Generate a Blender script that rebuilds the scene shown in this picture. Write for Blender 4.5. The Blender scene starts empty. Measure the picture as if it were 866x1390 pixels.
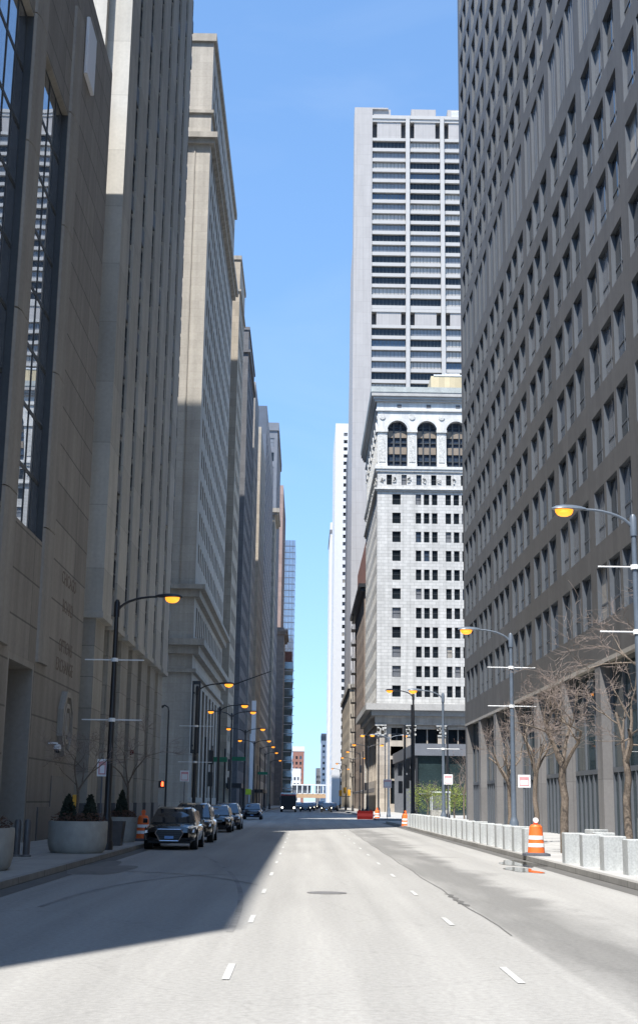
import bpy, math, random
from mathutils import Vector
random.seed(7)
SC=bpy.context.scene; COL=SC.collection
# ------------------------------------------------------------------ camera
CAM_F,CAM_H,CX,CY=1850.0,1.8,433.0,650.0
def _cam():
    p,r,y=[math.radians(a) for a in (13.3,0.8,0.45)]
    F=Vector((math.sin(y)*math.cos(p),math.cos(y)*math.cos(p),math.sin(p)))
    R0=Vector((math.cos(y),-math.sin(y),0)); U0=R0.cross(F)
    R=R0*math.cos(r)+U0*math.sin(r); U=U0*math.cos(r)-R0*math.sin(r)
    return R,U,F
R_,U_,F_=_cam()
cd=bpy.data.cameras.new('camera'); cam=bpy.data.objects.new('camera',cd); COL.objects.link(cam)
cam.matrix_world=((R_.x,U_.x,-F_.x,0),(R_.y,U_.y,-F_.y,0),(R_.z,U_.z,-F_.z,CAM_H),(0,0,0,1))
from mathutils import Matrix
cam.matrix_world=Matrix(((R_.x,U_.x,-F_.x,0),(R_.y,U_.y,-F_.y,0),(R_.z,U_.z,-F_.z,CAM_H),(0,0,0,1)))
cd.sensor_fit='VERTICAL'; cd.sensor_height=36; cd.lens=CAM_F/1390*36; cd.shift_y=-45/1390.0
cd.clip_start=0.1; cd.clip_end=12000
SC.camera=cam
def proj(X,Y,Z):
    v=Vector((X,Y,Z-CAM_H)); w=v.dot(F_)
    if w<0.5: return None
    return CX+CAM_F*v.dot(R_)/w, CY-CAM_F*v.dot(U_)/w
# ------------------------------------------------------------------ light
AZ=math.radians(24.4); EL=math.radians(59.0)
to_sun=Vector((-math.sin(AZ)*math.cos(EL),-math.cos(AZ)*math.cos(EL),math.sin(EL)))
sd=bpy.data.lights.new('sun','SUN'); sd.energy=4.7; sd.angle=math.radians(0.53); sd.color=(1,0.96,0.9)
so=bpy.data.objects.new('sun',sd); COL.objects.link(so); so.rotation_euler=to_sun.to_track_quat('Z','Y').to_euler(); so.location=(0,0,300)
W=bpy.data.worlds.new('World'); SC.world=W; W.use_nodes=True
nt=W.node_tree; bg=nt.nodes['Background']; sk=nt.nodes.new('ShaderNodeTexSky'); sk.sky_type='NISHITA'; sk.sun_disc=False
sk.sun_elevation=EL; sk.sun_rotation=math.atan2(to_sun.x,to_sun.y); sk.altitude=180; sk.air_density=1.3; sk.dust_density=0.0; sk.ozone_density=3.0
tcw=nt.nodes.new('ShaderNodeTexCoord'); mpw=nt.nodes.new('ShaderNodeMapping'); mpw.inputs['Scale'].default_value=(.84,.84,.84); mpw.inputs['Location'].default_value=(0,0,.20)
nt.links.new(tcw.outputs['Generated'],mpw.inputs[0]); nt.links.new(mpw.outputs[0],sk.inputs['Vector'])
hs=nt.nodes.new('ShaderNodeHueSaturation'); hs.inputs['Saturation'].default_value=1.1; nt.links.new(sk.outputs[0],hs.inputs['Color'])
mc=nt.nodes.new('ShaderNodeMapping'); mc.inputs['Scale'].default_value=(3.0,3.0,9.0); mc.inputs['Rotation'].default_value=(.0,.25,.3); nt.links.new(tcw.outputs['Generated'],mc.inputs[0])
nc=nt.nodes.new('ShaderNodeTexNoise'); nc.inputs['Scale'].default_value=1.6; nc.inputs['Detail'].default_value=7; nc.inputs['Distortion'].default_value=.6; nt.links.new(mc.outputs[0],nc.inputs['Vector'])
rc=nt.nodes.new('ShaderNodeMapRange'); rc.inputs['From Min'].default_value=.52; rc.inputs['From Max'].default_value=.78; rc.inputs['To Min'].default_value=0; rc.inputs['To Max'].default_value=.08; nt.links.new(nc.outputs[0],rc.inputs['Value'])
mxw=nt.nodes.new('ShaderNodeMix'); mxw.data_type='RGBA'; nt.links.new(rc.outputs[0],mxw.inputs[0]); nt.links.new(hs.outputs[0],mxw.inputs[6]); mxw.inputs[7].default_value=(3.2,3.7,4.3,1)
nt.links.new(mxw.outputs[2],bg.inputs[0]); bg.inputs[1].default_value=0.15
vs=SC.view_settings; vs.view_transform='Standard'; vs.look='None'; vs.gamma=1; vs.use_curve_mapping=False; vs.exposure=0.95
# ------------------------------------------------------------------ materials
def _n(t,k,**kw):
    n=t.nodes.new(k)
    for a,b in kw.items(): setattr(n,a,b)
    return n
def wallcoord(t):
    tc=_n(t,'ShaderNodeTexCoord'); s=_n(t,'ShaderNodeSeparateXYZ'); t.links.new(tc.outputs['Object'],s.inputs[0])
    a=_n(t,'ShaderNodeMath',operation='ADD'); t.links.new(s.outputs[0],a.inputs[0]); t.links.new(s.outputs[1],a.inputs[1])
    c=_n(t,'ShaderNodeCombineXYZ'); t.links.new(a.outputs[0],c.inputs[0]); t.links.new(s.outputs[2],c.inputs[1])
    return tc,c
def mat(name,col,rough=.8,var=.18,scale=.6,fine=6,metal=0,block=None,joint=.55,jw=.02,bump=.0,streak=0,spec=.5,emit=None,es=0,coat=0,ior=None,blockvar=.12):
    m=bpy.data.materials.new(name); m.use_nodes=True; t=m.node_tree; b=t.nodes['Principled BSDF']
    b.inputs['Roughness'].default_value=rough; b.inputs['Metallic'].default_value=metal
    b.inputs['Specular IOR Level'].default_value=spec
    if coat: b.inputs['Coat Weight'].default_value=coat; b.inputs['Coat Roughness'].default_value=.05
    if ior: b.inputs['IOR'].default_value=ior
    if emit: b.inputs['Emission Color'].default_value=(*emit,1); b.inputs['Emission Strength'].default_value=es
    tc,wc=wallcoord(t)
    n1=_n(t,'ShaderNodeTexNoise'); n1.inputs['Scale'].default_value=scale; n1.inputs['Detail'].default_value=6; t.links.new(tc.outputs['Object'],n1.inputs['Vector'])
    n2=_n(t,'ShaderNodeTexNoise'); n2.inputs['Scale'].default_value=fine; n2.inputs['Detail'].default_value=4; t.links.new(tc.outputs['Object'],n2.inputs['Vector'])
    mx=_n(t,'ShaderNodeMath',operation='ADD'); t.links.new(n1.outputs[0],mx.inputs[0]); t.links.new(n2.outputs[0],mx.inputs[1])
    mr=_n(t,'ShaderNodeMapRange'); mr.inputs['From Min'].default_value=.65; mr.inputs['From Max'].default_value=1.35
    mr.inputs['To Min'].default_value=1-var; mr.inputs['To Max'].default_value=1+var; t.links.new(mx.outputs[0],mr.inputs['Value'])
    fac=mr.outputs[0]
    if streak:
        mp=_n(t,'ShaderNodeMapping'); mp.inputs['Scale'].default_value=(1.4,.05,1); t.links.new(wc.outputs[0],mp.inputs[0])
        n3=_n(t,'ShaderNodeTexNoise'); n3.inputs['Scale'].default_value=1; n3.inputs['Detail'].default_value=5; t.links.new(mp.outputs[0],n3.inputs['Vector'])
        r3=_n(t,'ShaderNodeMapRange'); r3.inputs['From Min'].default_value=.35; r3.inputs['From Max'].default_value=.65; r3.inputs['To Min'].default_value=1-streak; r3.inputs['To Max'].default_value=1+streak*.5; t.links.new(n3.outputs[0],r3.inputs['Value'])
        k=_n(t,'ShaderNodeMath',operation='MULTIPLY'); t.links.new(fac,k.inputs[0]); t.links.new(r3.outputs[0],k.inputs[1]); fac=k.outputs[0]
    if block:
        br=_n(t,'ShaderNodeTexBrick'); br.inputs['Scale'].default_value=1; br.inputs['Brick Width'].default_value=block[0]; br.inputs['Row Height'].default_value=block[1]
        br.inputs['Mortar Size'].default_value=jw; br.inputs['Mortar Smooth'].default_value=.1; br.offset=block[2] if len(block)>2 else .5
        br.inputs['Color1'].default_value=(1-blockvar,)*3+(1,); br.inputs['Color2'].default_value=(1+blockvar,)*3+(1,); br.inputs['Mortar'].default_value=(joint,)*3+(1,)
        t.links.new(wc.outputs[0],br.inputs['Vector'])
        k=_n(t,'ShaderNodeMath',operation='MULTIPLY'); t.links.new(fac,k.inputs[0]); t.links.new(br.outputs[0],k.inputs[1]); fac=k.outputs[0]
    v=_n(t,'ShaderNodeVectorMath',operation='SCALE'); v.inputs[0].default_value=col; t.links.new(fac,v.inputs['Scale'])
    t.links.new(v.outputs[0],b.inputs['Base Color'])
    if bump:
        bp=_n(t,'ShaderNodeBump'); bp.inputs['Strength'].default_value=bump; bp.inputs['Distance'].default_value=.05; t.links.new(n2.outputs[0],bp.inputs['Height']); t.links.new(bp.outputs[0],b.inputs['Normal'])
    return m
def glass(name,col=(.015,.02,.025),rough=.03,wave=.0,spec=.8,wscale=.5,ior=1.52,metal=0):
    m=mat(name,col,rough,var=.3,scale=.4,spec=spec,ior=ior,metal=metal)
    if wave:
        t=m.node_tree; b=t.nodes['Principled BSDF']; tc=_n(t,'ShaderNodeTexCoord'); n=_n(t,'ShaderNodeTexNoise'); n.inputs['Scale'].default_value=wscale; n.inputs['Detail'].default_value=1
        t.links.new(tc.outputs['Object'],n.inputs['Vector']); bp=_n(t,'ShaderNodeBump'); bp.inputs['Strength'].default_value=wave; bp.inputs['Distance'].default_value=.1
        t.links.new(n.outputs[0],bp.inputs['Height']); t.links.new(bp.outputs[0],b.inputs['Normal'])
    return m
MT={}
MT['lime']=mat('limestone_panel',(.275,.252,.222),var=.12,block=(9,1.62,0),jw=.035,joint=.45,streak=.15,bump=.1)
MT['limeplain']=mat('limestone_pilaster',(.315,.292,.26),var=.12,streak=.12,bump=.1)
MT['fluted']=mat('buff_limestone',(.45,.43,.385),var=.1,block=(6,3.2,0),jw=.02,joint=.75,streak=.12)
MT['flutedbase']=mat('buff_limestone_base',(.32,.30,.26),var=.12,block=(2.4,1.5,.5),jw=.02,joint=.6,streak=.15)
MT['slot']=mat('dark_bronze_spandrel',(.05,.05,.055),rough=.5,var=.4,fine=1.3)
MT['granite']=mat('dark_granite',(.09,.085,.085),rough=.45,var=.25)
MT['beige']=mat('beige_limestone',(.36,.332,.288),var=.10,block=(1.6,.8,.5),jw=.012,joint=.8,streak=.16,blockvar=.05)
MT['beigetrim']=mat('beige_limestone_trim',(.31,.285,.245),var=.15,streak=.2,scale=.8)
MT['tan']=mat('tan_stone',(.33,.285,.225),var=.12,block=(2,1,.5),joint=.75)
MT['dgrey']=mat('dark_grey_stone',(.11,.11,.115),var=.15,block=(2,1,.5),joint=.75)
MT['mgrey']=mat('mid_grey_stone',(.24,.22,.2),var=.15,block=(2,1,.5),joint=.75)
MT['bluegl']=mat('blue_grey_cladding',(.07,.08,.10),rough=.4,var=.2,block=(1.5,3.6,0),joint=.5,spec=.8)
MT['steel']=mat('grey_steel_cladding',(.13,.14,.16),rough=.5,var=.15)
MT['pink']=mat('rose_granite',(.26,.19,.17),var=.12,block=(1.5,1.8,0),joint=.75)
MT['brown']=mat('brown_granite_cladding',(.106,.102,.098),rough=.6,var=.12,block=(.83,60,0),jw=.012,joint=.6,blockvar=.08,streak=.08,fine=3)
MT['graniteclad']=mat('grey_granite_column',(.155,.15,.148),rough=.6,var=.12,block=(3,3.0,0),jw=.015,joint=.6,fine=9)
MT['mull']=mat('blue_grey_mullion',(.09,.10,.115),rough=.45,var=.1)
MT['reveal']=mat('dark_window_reveal',(.085,.095,.108),rough=.5,var=.1)
MT['blackmetal']=mat('black_steel',(.02,.021,.024),rough=.45,var=.2)
MT['terra']=mat('white_terracotta',(.46,.455,.435),var=.08,block=(1.3,.57,.5),jw=.03,joint=.62,streak=.14,blockvar=.09)
MT['terraplain']=mat('white_terracotta_trim',(.54,.535,.51),var=.1,streak=.15,fine=3)
MT['terraorn']=mat('carved_terracotta',(.46,.455,.43),var=.45,scale=2.5,fine=7,bump=.8)
MT['basestone']=mat('cream_stone_base',(.42,.37,.31),var=.1,streak=.12,block=(1.6,.8,.5),jw=.015,joint=.75)
MT['cornice']=mat('grey_stone_cornice',(.36,.35,.33),var=.15,fine=4)
MT['copper']=mat('green_copper_coping',(.35,.37,.35),var=.25)
MT['chase']=mat('pale_grey_granite',(.315,.30,.29),var=.05,block=(2.6,4.27,0),jw=.06,joint=.84,blockvar=.035,streak=.06)
MT['chasetrim']=mat('pale_granite_trim',(.36,.35,.335),var=.06)
MT['white']=mat('white_concrete',(.52,.52,.52),var=.05)
MT['offwhite']=mat('offwhite_concrete',(.55,.55,.56),var=.08)
MT['brick']=mat('red_brick',(.22,.105,.08),var=.2,block=(1.0,.4,.5),jw=.04,joint=1.2)
MT['brnstone']=mat('brown_stone',(.23,.185,.155),var=.15,block=(1.5,.9,.5),joint=.75)
MT['yellowshed']=mat('cream_painted_metal',(.5,.42,.27),var=.12,block=(1.0,20,0),joint=.8)
MT['glA']=glass('window_glass_dark',(.012,.016,.02),wave=.02,spec=.5,ior=1.42)
MT['glB']=glass('window_glass_blue',(.035,.05,.075),spec=.8,ior=1.55,wave=.02)
MT['glC']=mat('window_with_pale_blind',(.30,.28,.25),rough=.15,var=.15,spec=.8)
MT['glD']=mat('window_with_grey_blind',(.14,.145,.155),rough=.12,var=.2,spec=.8)
MT['glBig']=glass('curtain_wall_glass',(.30,.34,.40),spec=1.0,ior=1.9,wave=.06,wscale=.3,rough=.01,metal=.7)
MT['glLobby']=glass('lobby_glass',(.025,.04,.042),wave=.0,spec=.6,rough=.03)
MT['glSky']=glass('tower_glass',(.16,.2,.26),spec=1.0,ior=1.9,rough=.05,metal=.35)
MT['frameD']=mat('dark_window_frame',(.05,.055,.06),rough=.5)
MT['frameB']=mat('brown_window_spandrel',(.21,.17,.13),rough=.6)
MT['amber']=mat('amber_lamp_lens',(.85,.33,.04),rough=.3,var=.02,emit=(1,.32,.025),es=1.0)
MT['polegrey']=mat('blue_grey_painted_steel',(.10,.125,.16),rough=.4,var=.15)
MT['poleblk']=mat('black_painted_steel',(.018,.018,.02),rough=.4,var=.2)
MT['orange']=mat('orange_plastic',(.85,.16,.03),rough=.5,var=.08)
MT['redplastic']=mat('red_plastic',(.10,.006,.006),spec=.1,rough=.7,var=.15)
MT['reflect']=mat('white_reflective_band',(.8,.8,.8),rough=.4,var=.06)
MT['rubber']=mat('black_rubber',(.015,.015,.015),rough=.8)
MT['rubberg']=mat('worn_rubber_base',(.07,.075,.09),rough=.8)
MT['concrete']=mat('cast_concrete',(.36,.345,.31),var=.15,fine=5,bump=.15,streak=.12)
MT['gblock']=mat('white_speckled_granite',(.40,.415,.41),streak=.22,var=.26,scale=1.2,fine=22,rough=.7)
MT['soil']=mat('dark_soil',(.05,.035,.025),fine=20,var=.4,bump=.6)
MT['dry']=mat('dry_russet_foliage',(.11,.06,.04),var=.5,fine=10)
MT['evergreen']=mat('evergreen_needles',(.022,.03,.018),var=.4,fine=10)
MT['spring']=mat('spring_leaves',(.22,.27,.04),var=.4,fine=5)
MT['bark']=mat('grey_brown_bark',(.17,.135,.105),var=.4,fine=18,bump=.6,streak=.3)
MT['twig']=mat('reddish_brown_twigs',(.2,.16,.14),var=.3)
MT['signw']=mat('white_sign_face',(.8,.8,.82),rough=.5,var=.03)
MT['signr']=mat('red_sign_print',(.62,.3,.32),rough=.5)
MT['green']=mat('green_street_sign',(.01,.17,.09),rough=.5)
MT['yel']=mat('yellow_signal_paint',(.75,.38,.03),rough=.5)
MT['lime_y']=mat('fluorescent_sign',(.55,.75,.05),rough=.5)
MT['redlight']=mat('red_signal_light',(.9,.1,.05),emit=(1,.07,.02),es=4,var=.02)
MT['chrome']=mat('chrome',(.6,.6,.62),rough=.15,metal=1,var=.05)
MT['paintblk']=mat('black_car_paint',(.004,.0045,.006),rough=.18,coat=1,var=.05)
MT['paintnavy']=mat('dark_blue_car_paint',(.012,.02,.045),rough=.18,coat=1,var=.05)
MT['paintgrey']=mat('grey_car_paint',(.10,.11,.12),rough=.2,coat=1,var=.05)
MT['paintsil']=mat('silver_car_paint',(.4,.42,.44),rough=.25,coat=1,metal=.6,var=.05)
MT['paintwht']=mat('white_vehicle_paint',(.7,.7,.7),rough=.3,coat=.5,var=.03)
MT['paintred']=mat('red_vehicle_paint',(.5,.03,.03),rough=.3,var=.05)
MT['carglass']=glass('car_glass',(.01,.013,.018),rough=.02,spec=.9,ior=1.7)
MT['headlight']=mat('headlight_lens',(.75,.78,.8),rough=.1,var=.03)
MT['headlit']=mat('lit_headlight',(.9,.9,.8),emit=(1,.93,.75),es=4,var=.02)
MT['plate']=mat('blue_number_plate',(.15,.3,.6),rough=.4)
MT['paintline']=mat('worn_white_paint',(.45,.45,.435),var=.25,fine=9)
MT['kerb']=mat('kerb_concrete',(.27,.26,.24),var=.2,fine=5,block=(3,5,0),jw=.02,joint=.4)
MT['walk']=mat('pavement_concrete',(.36,.35,.32),var=.12)
MT['puddle']=mat('puddle_water',(.03,.03,.03),rough=.03,spec=.9,var=.1)
MT['iron']=mat('cast_iron',(.13,.125,.12),rough=.6,var=.3,fine=20)
MT['elwhite']=mat('pale_painted_steel',(.55,.58,.6),var=.1)
MT['elorange']=mat('ochre_painted_girder',(.33,.22,.13),var=.15)
MT['bannerw']=mat('white_banner_rod',(.75,.76,.76),rough=.4,var=.03)

# ground materials (real surface patterns in world space)
def road_mat():
    m=bpy.data.materials.new('worn_asphalt'); m.use_nodes=True; t=m.node_tree; b=t.nodes['Principled BSDF']; b.inputs['Roughness'].default_value=.85
    tc=_n(t,'ShaderNodeTexCoord'); sp=_n(t,'ShaderNodeSeparateXYZ'); t.links.new(tc.outputs['Object'],sp.inputs[0])
    def noise(scale,sx,sy,det=6):
        mp=_n(t,'ShaderNodeMapping'); mp.inputs['Scale'].default_value=(sx,sy,1); t.links.new(tc.outputs['Object'],mp.inputs[0])
        n=_n(t,'ShaderNodeTexNoise'); n.inputs['Scale'].default_value=scale; n.inputs['Detail'].default_value=det; t.links.new(mp.outputs[0],n.inputs['Vector']); return n.outputs[0]
    def mapr(v,a,b_,c,d):
        r=_n(t,'ShaderNodeMapRange'); r.inputs['From Min'].default_value=a; r.inputs['From Max'].default_value=b_; r.inputs['To Min'].default_value=c; r.inputs['To Max'].default_value=d; t.links.new(v,r.inputs['Value']); return r.outputs[0]
    def mul(a,b_,op='MULTIPLY'):
        k=_n(t,'ShaderNodeMath',operation=op)
        for i,v in enumerate((a,b_)):
            if isinstance(v,(int,float)): k.inputs[i].default_value=v
            else: t.links.new(v,k.inputs[i])
        return k.outputs[0]
    f=mapr(noise(1,.25,.08),.35,.65,.94,1.05)
    f=mul(f,mapr(noise(1,2.2,.06),.35,.65,.93,1.05))
    f=mul(f,mapr(noise(14,1,1,8),.3,.7,.88,1.12))
    f=mul(f,mapr(noise(60,1,1,3),.3,.7,.9,1.1))
    # wheel paths: faint darker bands along the lanes
    w=mul(mul(sp.outputs[0],2*math.pi/1.52),0.6,'ADD'); s=_n(t,'ShaderNodeMath',operation='SINE'); t.links.new(w,s.inputs[0])
    f=mul(f,mapr(s.outputs[0],-1,1,.94,1.03))
    # resurfaced strip x 3.0..4.9 with ragged edge
    e=mul(mul(noise(1,.5,.35),3.2),-1.6,'ADD'); xx=mul(sp.outputs[0],e,'ADD')
    a=mapr(sp.outputs[0],2.9,3.02,0,1); c=mapr(xx,4.2,4.9,1,0); st=mul(a,c); far=mapr(sp.outputs[1],88,100,1,0); st=mul(st,far)
    st=mul(st,mapr(noise(1,.9,.12),.36,.52,.45,1))
    f=mul(f,mapr(st,0,1,1,.6))
    # older crossing apron near right kerb
    d=mapr(noise(1,.5,.06),.5,.62,1,.93); f=mul(f,d)
    # fine cracks
    vo=_n(t,'ShaderNodeTexVoronoi',feature='DISTANCE_TO_EDGE'); vo.inputs['Scale'].default_value=.22
    nn=_n(t,'ShaderNodeTexNoise'); nn.inputs['Scale'].default_value=1.2; nn.inputs['Detail'].default_value=5; t.links.new(tc.outputs['Object'],nn.inputs['Vector'])
    vm=_n(t,'ShaderNodeVectorMath',operation='ADD'); t.links.new(tc.outputs['Object'],vm.inputs[0]); t.links.new(nn.outputs['Color'],vm.inputs[1]); t.links.new(vm.outputs[0],vo.inputs['Vector'])
    f=mul(f,mapr(vo.outputs['Distance'],.0,.008,.9,1))
    v=_n(t,'ShaderNodeVectorMath',operation='SCALE'); v.inputs[0].default_value=(.315,.308,.290); t.links.new(f,v.inputs['Scale']); t.links.new(v.outputs[0],b.inputs['Base Color'])
    bp=_n(t,'ShaderNodeBump'); bp.inputs['Strength'].default_value=.25; bp.inputs['Distance'].default_value=.02; t.links.new(noise(60,1,1,3),bp.inputs['Height']); t.links.new(bp.outputs[0],b.inputs['Normal'])
    return m
MT['road']=road_mat()
def slab_mat(name,col,sz,jw=.015):
    m=mat(name,col,var=.14,fine=4,rough=.85); t=m.node_tree; b=t.nodes['Principled BSDF']
    lnk=b.inputs['Base Color'].links[0].from_socket
    tc=_n(t,'ShaderNodeTexCoord'); br=_n(t,'ShaderNodeTexBrick'); br.offset=0; br.inputs['Scale'].default_value=1; br.inputs['Brick Width'].default_value=sz; br.inputs['Row Height'].default_value=sz; br.inputs['Mortar Size'].default_value=jw
    br.inputs['Color1'].default_value=(.93,)*3+(1,); br.inputs['Color2'].default_value=(1.05,)*3+(1,); br.inputs['Mortar'].default_value=(.55,)*3+(1,)
    t.links.new(tc.outputs['Object'],br.inputs['Vector']); x=_n(t,'ShaderNodeVectorMath',operation='MULTIPLY'); t.links.new(lnk,x.inputs[0]); t.links.new(br.outputs[0],x.inputs[1]); t.links.new(x.outputs[0],b.inputs['Base Color'])
    return m
MT['walk']=slab_mat('pavement_concrete',(.33,.32,.295),1.5)
MT['plaza']=slab_mat('plaza_granite_paving',(.38,.375,.36),1.5)

# ------------------------------------------------------------------ mesh builder
ORG={}
SF=[1.0]
def SCP(p):
    f=SF[0]
    if f==1.0: return p
    z=p[2] if abs(p[2])<.2 else CAM_H+(p[2]-CAM_H)*f
    return (p[0]*f,p[1]*f,z)
class MB:
    def __init__(s): s.v=[]; s.f=[]; s.m=[]
    def quad(s,a,b,c,d,m=0):
        i=len(s.v); s.v+=[a,b,c,d]; s.f.append((i,i+1,i+2,i+3)); s.m.append(m)
    def poly(s,pts,m=0):
        i=len(s.v); s.v+=list(pts); s.f.append(tuple(range(i,i+len(pts)))); s.m.append(m)
    def box(s,x0,x1,y0,y1,z0,z1,m=0):
        if x0>x1: x0,x1=x1,x0
        if y0>y1: y0,y1=y1,y0
        i=len(s.v); s.v+=[(x0,y0,z0),(x1,y0,z0),(x1,y1,z0),(x0,y1,z0),(x0,y0,z1),(x1,y0,z1),(x1,y1,z1),(x0,y1,z1)]
        for q in ((0,3,2,1),(4,5,6,7),(0,1,5,4),(1,2,6,5),(2,3,7,6),(3,0,4,7)): s.f.append(tuple(i+k for k in q)); s.m.append(m)
    def cbox(s,x0,x1,y0,y1,z0,z1,c,m=0):   # box with bevelled vertical and top edges
        P=lambda e,z:[(x0+e+c,y0+e,z),(x1-e-c,y0+e,z),(x1-e,y0+e+c,z),(x1-e,y1-e-c,z),(x1-e-c,y1-e,z),(x0+e+c,y1-e,z),(x0+e,y1-e-c,z),(x0+e,y0+e+c,z)]
        s.loft([P(0,z0),P(0,z1-c),P(c,z1)],m,True)
    def loft(s,loops,m=0,cap=True,close=True):
        i=len(s.v); n=len(loops[0])
        for l in loops: s.v+=[tuple(p) for p in l]
        for a in range(len(loops)-1):
            for k in range(n if close else n-1):
                k2=(k+1)%n; s.f.append((i+a*n+k,i+a*n+k2,i+(a+1)*n+k2,i+(a+1)*n+k)); s.m.append(m)
        if cap: 
            s.f.append(tuple(i+k for k in range(n-1,-1,-1))); s.m.append(m)
            s.f.append(tuple(i+(len(loops)-1)*n+k for k in range(n))); s.m.append(m)
    def tube(s,pts,rs,n=8,m=0,cap=True):
        pts=[Vector(p) for p in pts]
        if not isinstance(rs,(list,tuple)): rs=[rs]*len(pts)
        loops=[]; 
        for i,p in enumerate(pts):
            d=(pts[min(i+1,len(pts)-1)]-pts[max(i-1,0)]); 
            if d.length<1e-6: d=Vector((0,0,1))
            d.normalize(); a=Vector((0,0,1)) if abs(d.z)<.9 else Vector((1,0,0)); u=d.cross(a).normalized()
            if i and (u.dot(pu)<0): u=-u
            pu=u; w=d.cross(u)
            loops.append([p+(u*math.cos(2*math.pi*k/n)+w*math.sin(2*math.pi*k/n))*rs[i] for k in range(n)])
        s.loft(loops,m,cap)
    def lathe(s,cx,cy,prof,n=20,m=0,cap=True,sx=1,sy=1):
        s.loft([[(cx+r*sx*math.cos(2*math.pi*k/n),cy+r*sy*math.sin(2*math.pi*k/n),z) for k in range(n)] for r,z in prof],m,cap)
    def build(s,name,mats,parent=None,smooth=False,loc=None,rz=0):
        off=Vector((0,0,0))
        if parent is not None: off=ORG.get(parent.name,Vector((0,0,0)))
        me=bpy.data.meshes.new(name); me.from_pydata([(p[0]-off.x,p[1]-off.y,p[2]-off.z) for p in map(SCP,s.v)],[],s.f)
        if not isinstance(mats,(list,tuple)): mats=[mats]
        for k in mats: me.materials.append(MT[k])
        me.polygons.foreach_set('material_index',s.m)
        if smooth:
            me.polygons.foreach_set('use_smooth',[True]*len(me.polygons)); 
            try: me.set_sharp_from_angle(angle=math.radians(40))
            except Exception: pass
        me.update()
        o=bpy.data.objects.new(name,me); COL.objects.link(o)
        if parent is not None: o.parent=parent; ORG[o.name]=off
        if loc: o.location=loc
        o.rotation_euler.z=rz
        return o
def thing(name,label,cat,loc=(0,0,0),group=None,local=False,rz=0):
    o=bpy.data.objects.new(name,None); COL.objects.link(o); o.empty_display_size=.5
    loc=loc if local else SCP(loc); o.location=loc; o.rotation_euler.z=rz; o['label']=label; o['category']=cat
    if group: o['group']=group
    ORG[o.name]=Vector((0,0,0)) if local else Vector(loc)
    return o
def tag(o,label,cat,group=None):
    o['label']=label; o['category']=cat
    if group: o['group']=group
    return o
def struct(o): o['kind']='structure'; return o
def dup(root,loc,rz=None,label=None,group=None):
    def rec(o,par):
        c=o.copy(); COL.objects.link(c); c.parent=par
        for ch in [x for x in o.children]: rec(ch,c)
        return c
    r=rec(root,None); r.location=loc
    if rz is not None: r.rotation_euler.z=rz
    if label: r['label']=label
    if group: r['group']=group
    return r
# facade with recessed holes. plane 'X': constant x, u=y ; plane 'Y': constant y, u=x. sgn = outward direction
def pt(pl,c,u,z): return (c,u,z) if pl=='X' else (u,c,z)
def facade(mb,pl,c,sgn,u0,u1,z0,z1,holes,depth,m=0,mr=None):
    if mr is None: mr=m
    R=lambda a: round(a,3)
    us=sorted({R(u0),R(u1)}|{R(h[k]) for h in holes for k in (0,1)}); zs=sorted({R(z0),R(z1)}|{R(h[k]) for h in holes for k in (2,3)})
    ui={u:i for i,u in enumerate(us)}; zi={z:i for i,z in enumerate(zs)}
    g=[[0]*(len(us)-1) for _ in range(len(zs)-1)]
    for h in holes:
        for j in range(zi[R(h[2])],zi[R(h[3])]):
            for i in range(ui[R(h[0])],ui[R(h[1])]): g[j][i]=1
    prev={}
    for j in range(len(zs)-1):
        i=0; runs={}
        while i<len(us)-1:
            if g[j][i]: i+=1; continue
            k=i
            while k<len(us)-1 and not g[j][k]: k+=1
            runs[(i,k)]=prev.pop((i,k),j); i=k
        for (a,b),js in prev.items(): mb.quad(pt(pl,c,us[a],zs[js]),pt(pl,c,us[b],zs[js]),pt(pl,c,us[b],zs[j]),pt(pl,c,us[a],zs[j]),m)
        prev=runs
    for (a,b),js in prev.items(): mb.quad(pt(pl,c,us[a],zs[js]),pt(pl,c,us[b],zs[js]),pt(pl,c,us[b],zs[-1]),pt(pl,c,us[a],zs[-1]),m)
    ci=c-sgn*depth
    for h in holes:
        a,b,p,q=h[:4]
        for (s,t_) in (((a,p),(b,p)),((b,p),(b,q)),((b,q),(a,q)),((a,q),(a,p))):
            mb.quad(pt(pl,c,*s),pt(pl,c,*t_),pt(pl,ci,*t_),pt(pl,ci,*s),mr)
def bx(mb,pl,c0,c1,u0,u1,z0,z1,m=0):
    if pl=='X': mb.box(c0,c1,u0,u1,z0,z1,m)
    else: mb.box(u0,u1,c0,c1,z0,z1,m)
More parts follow.
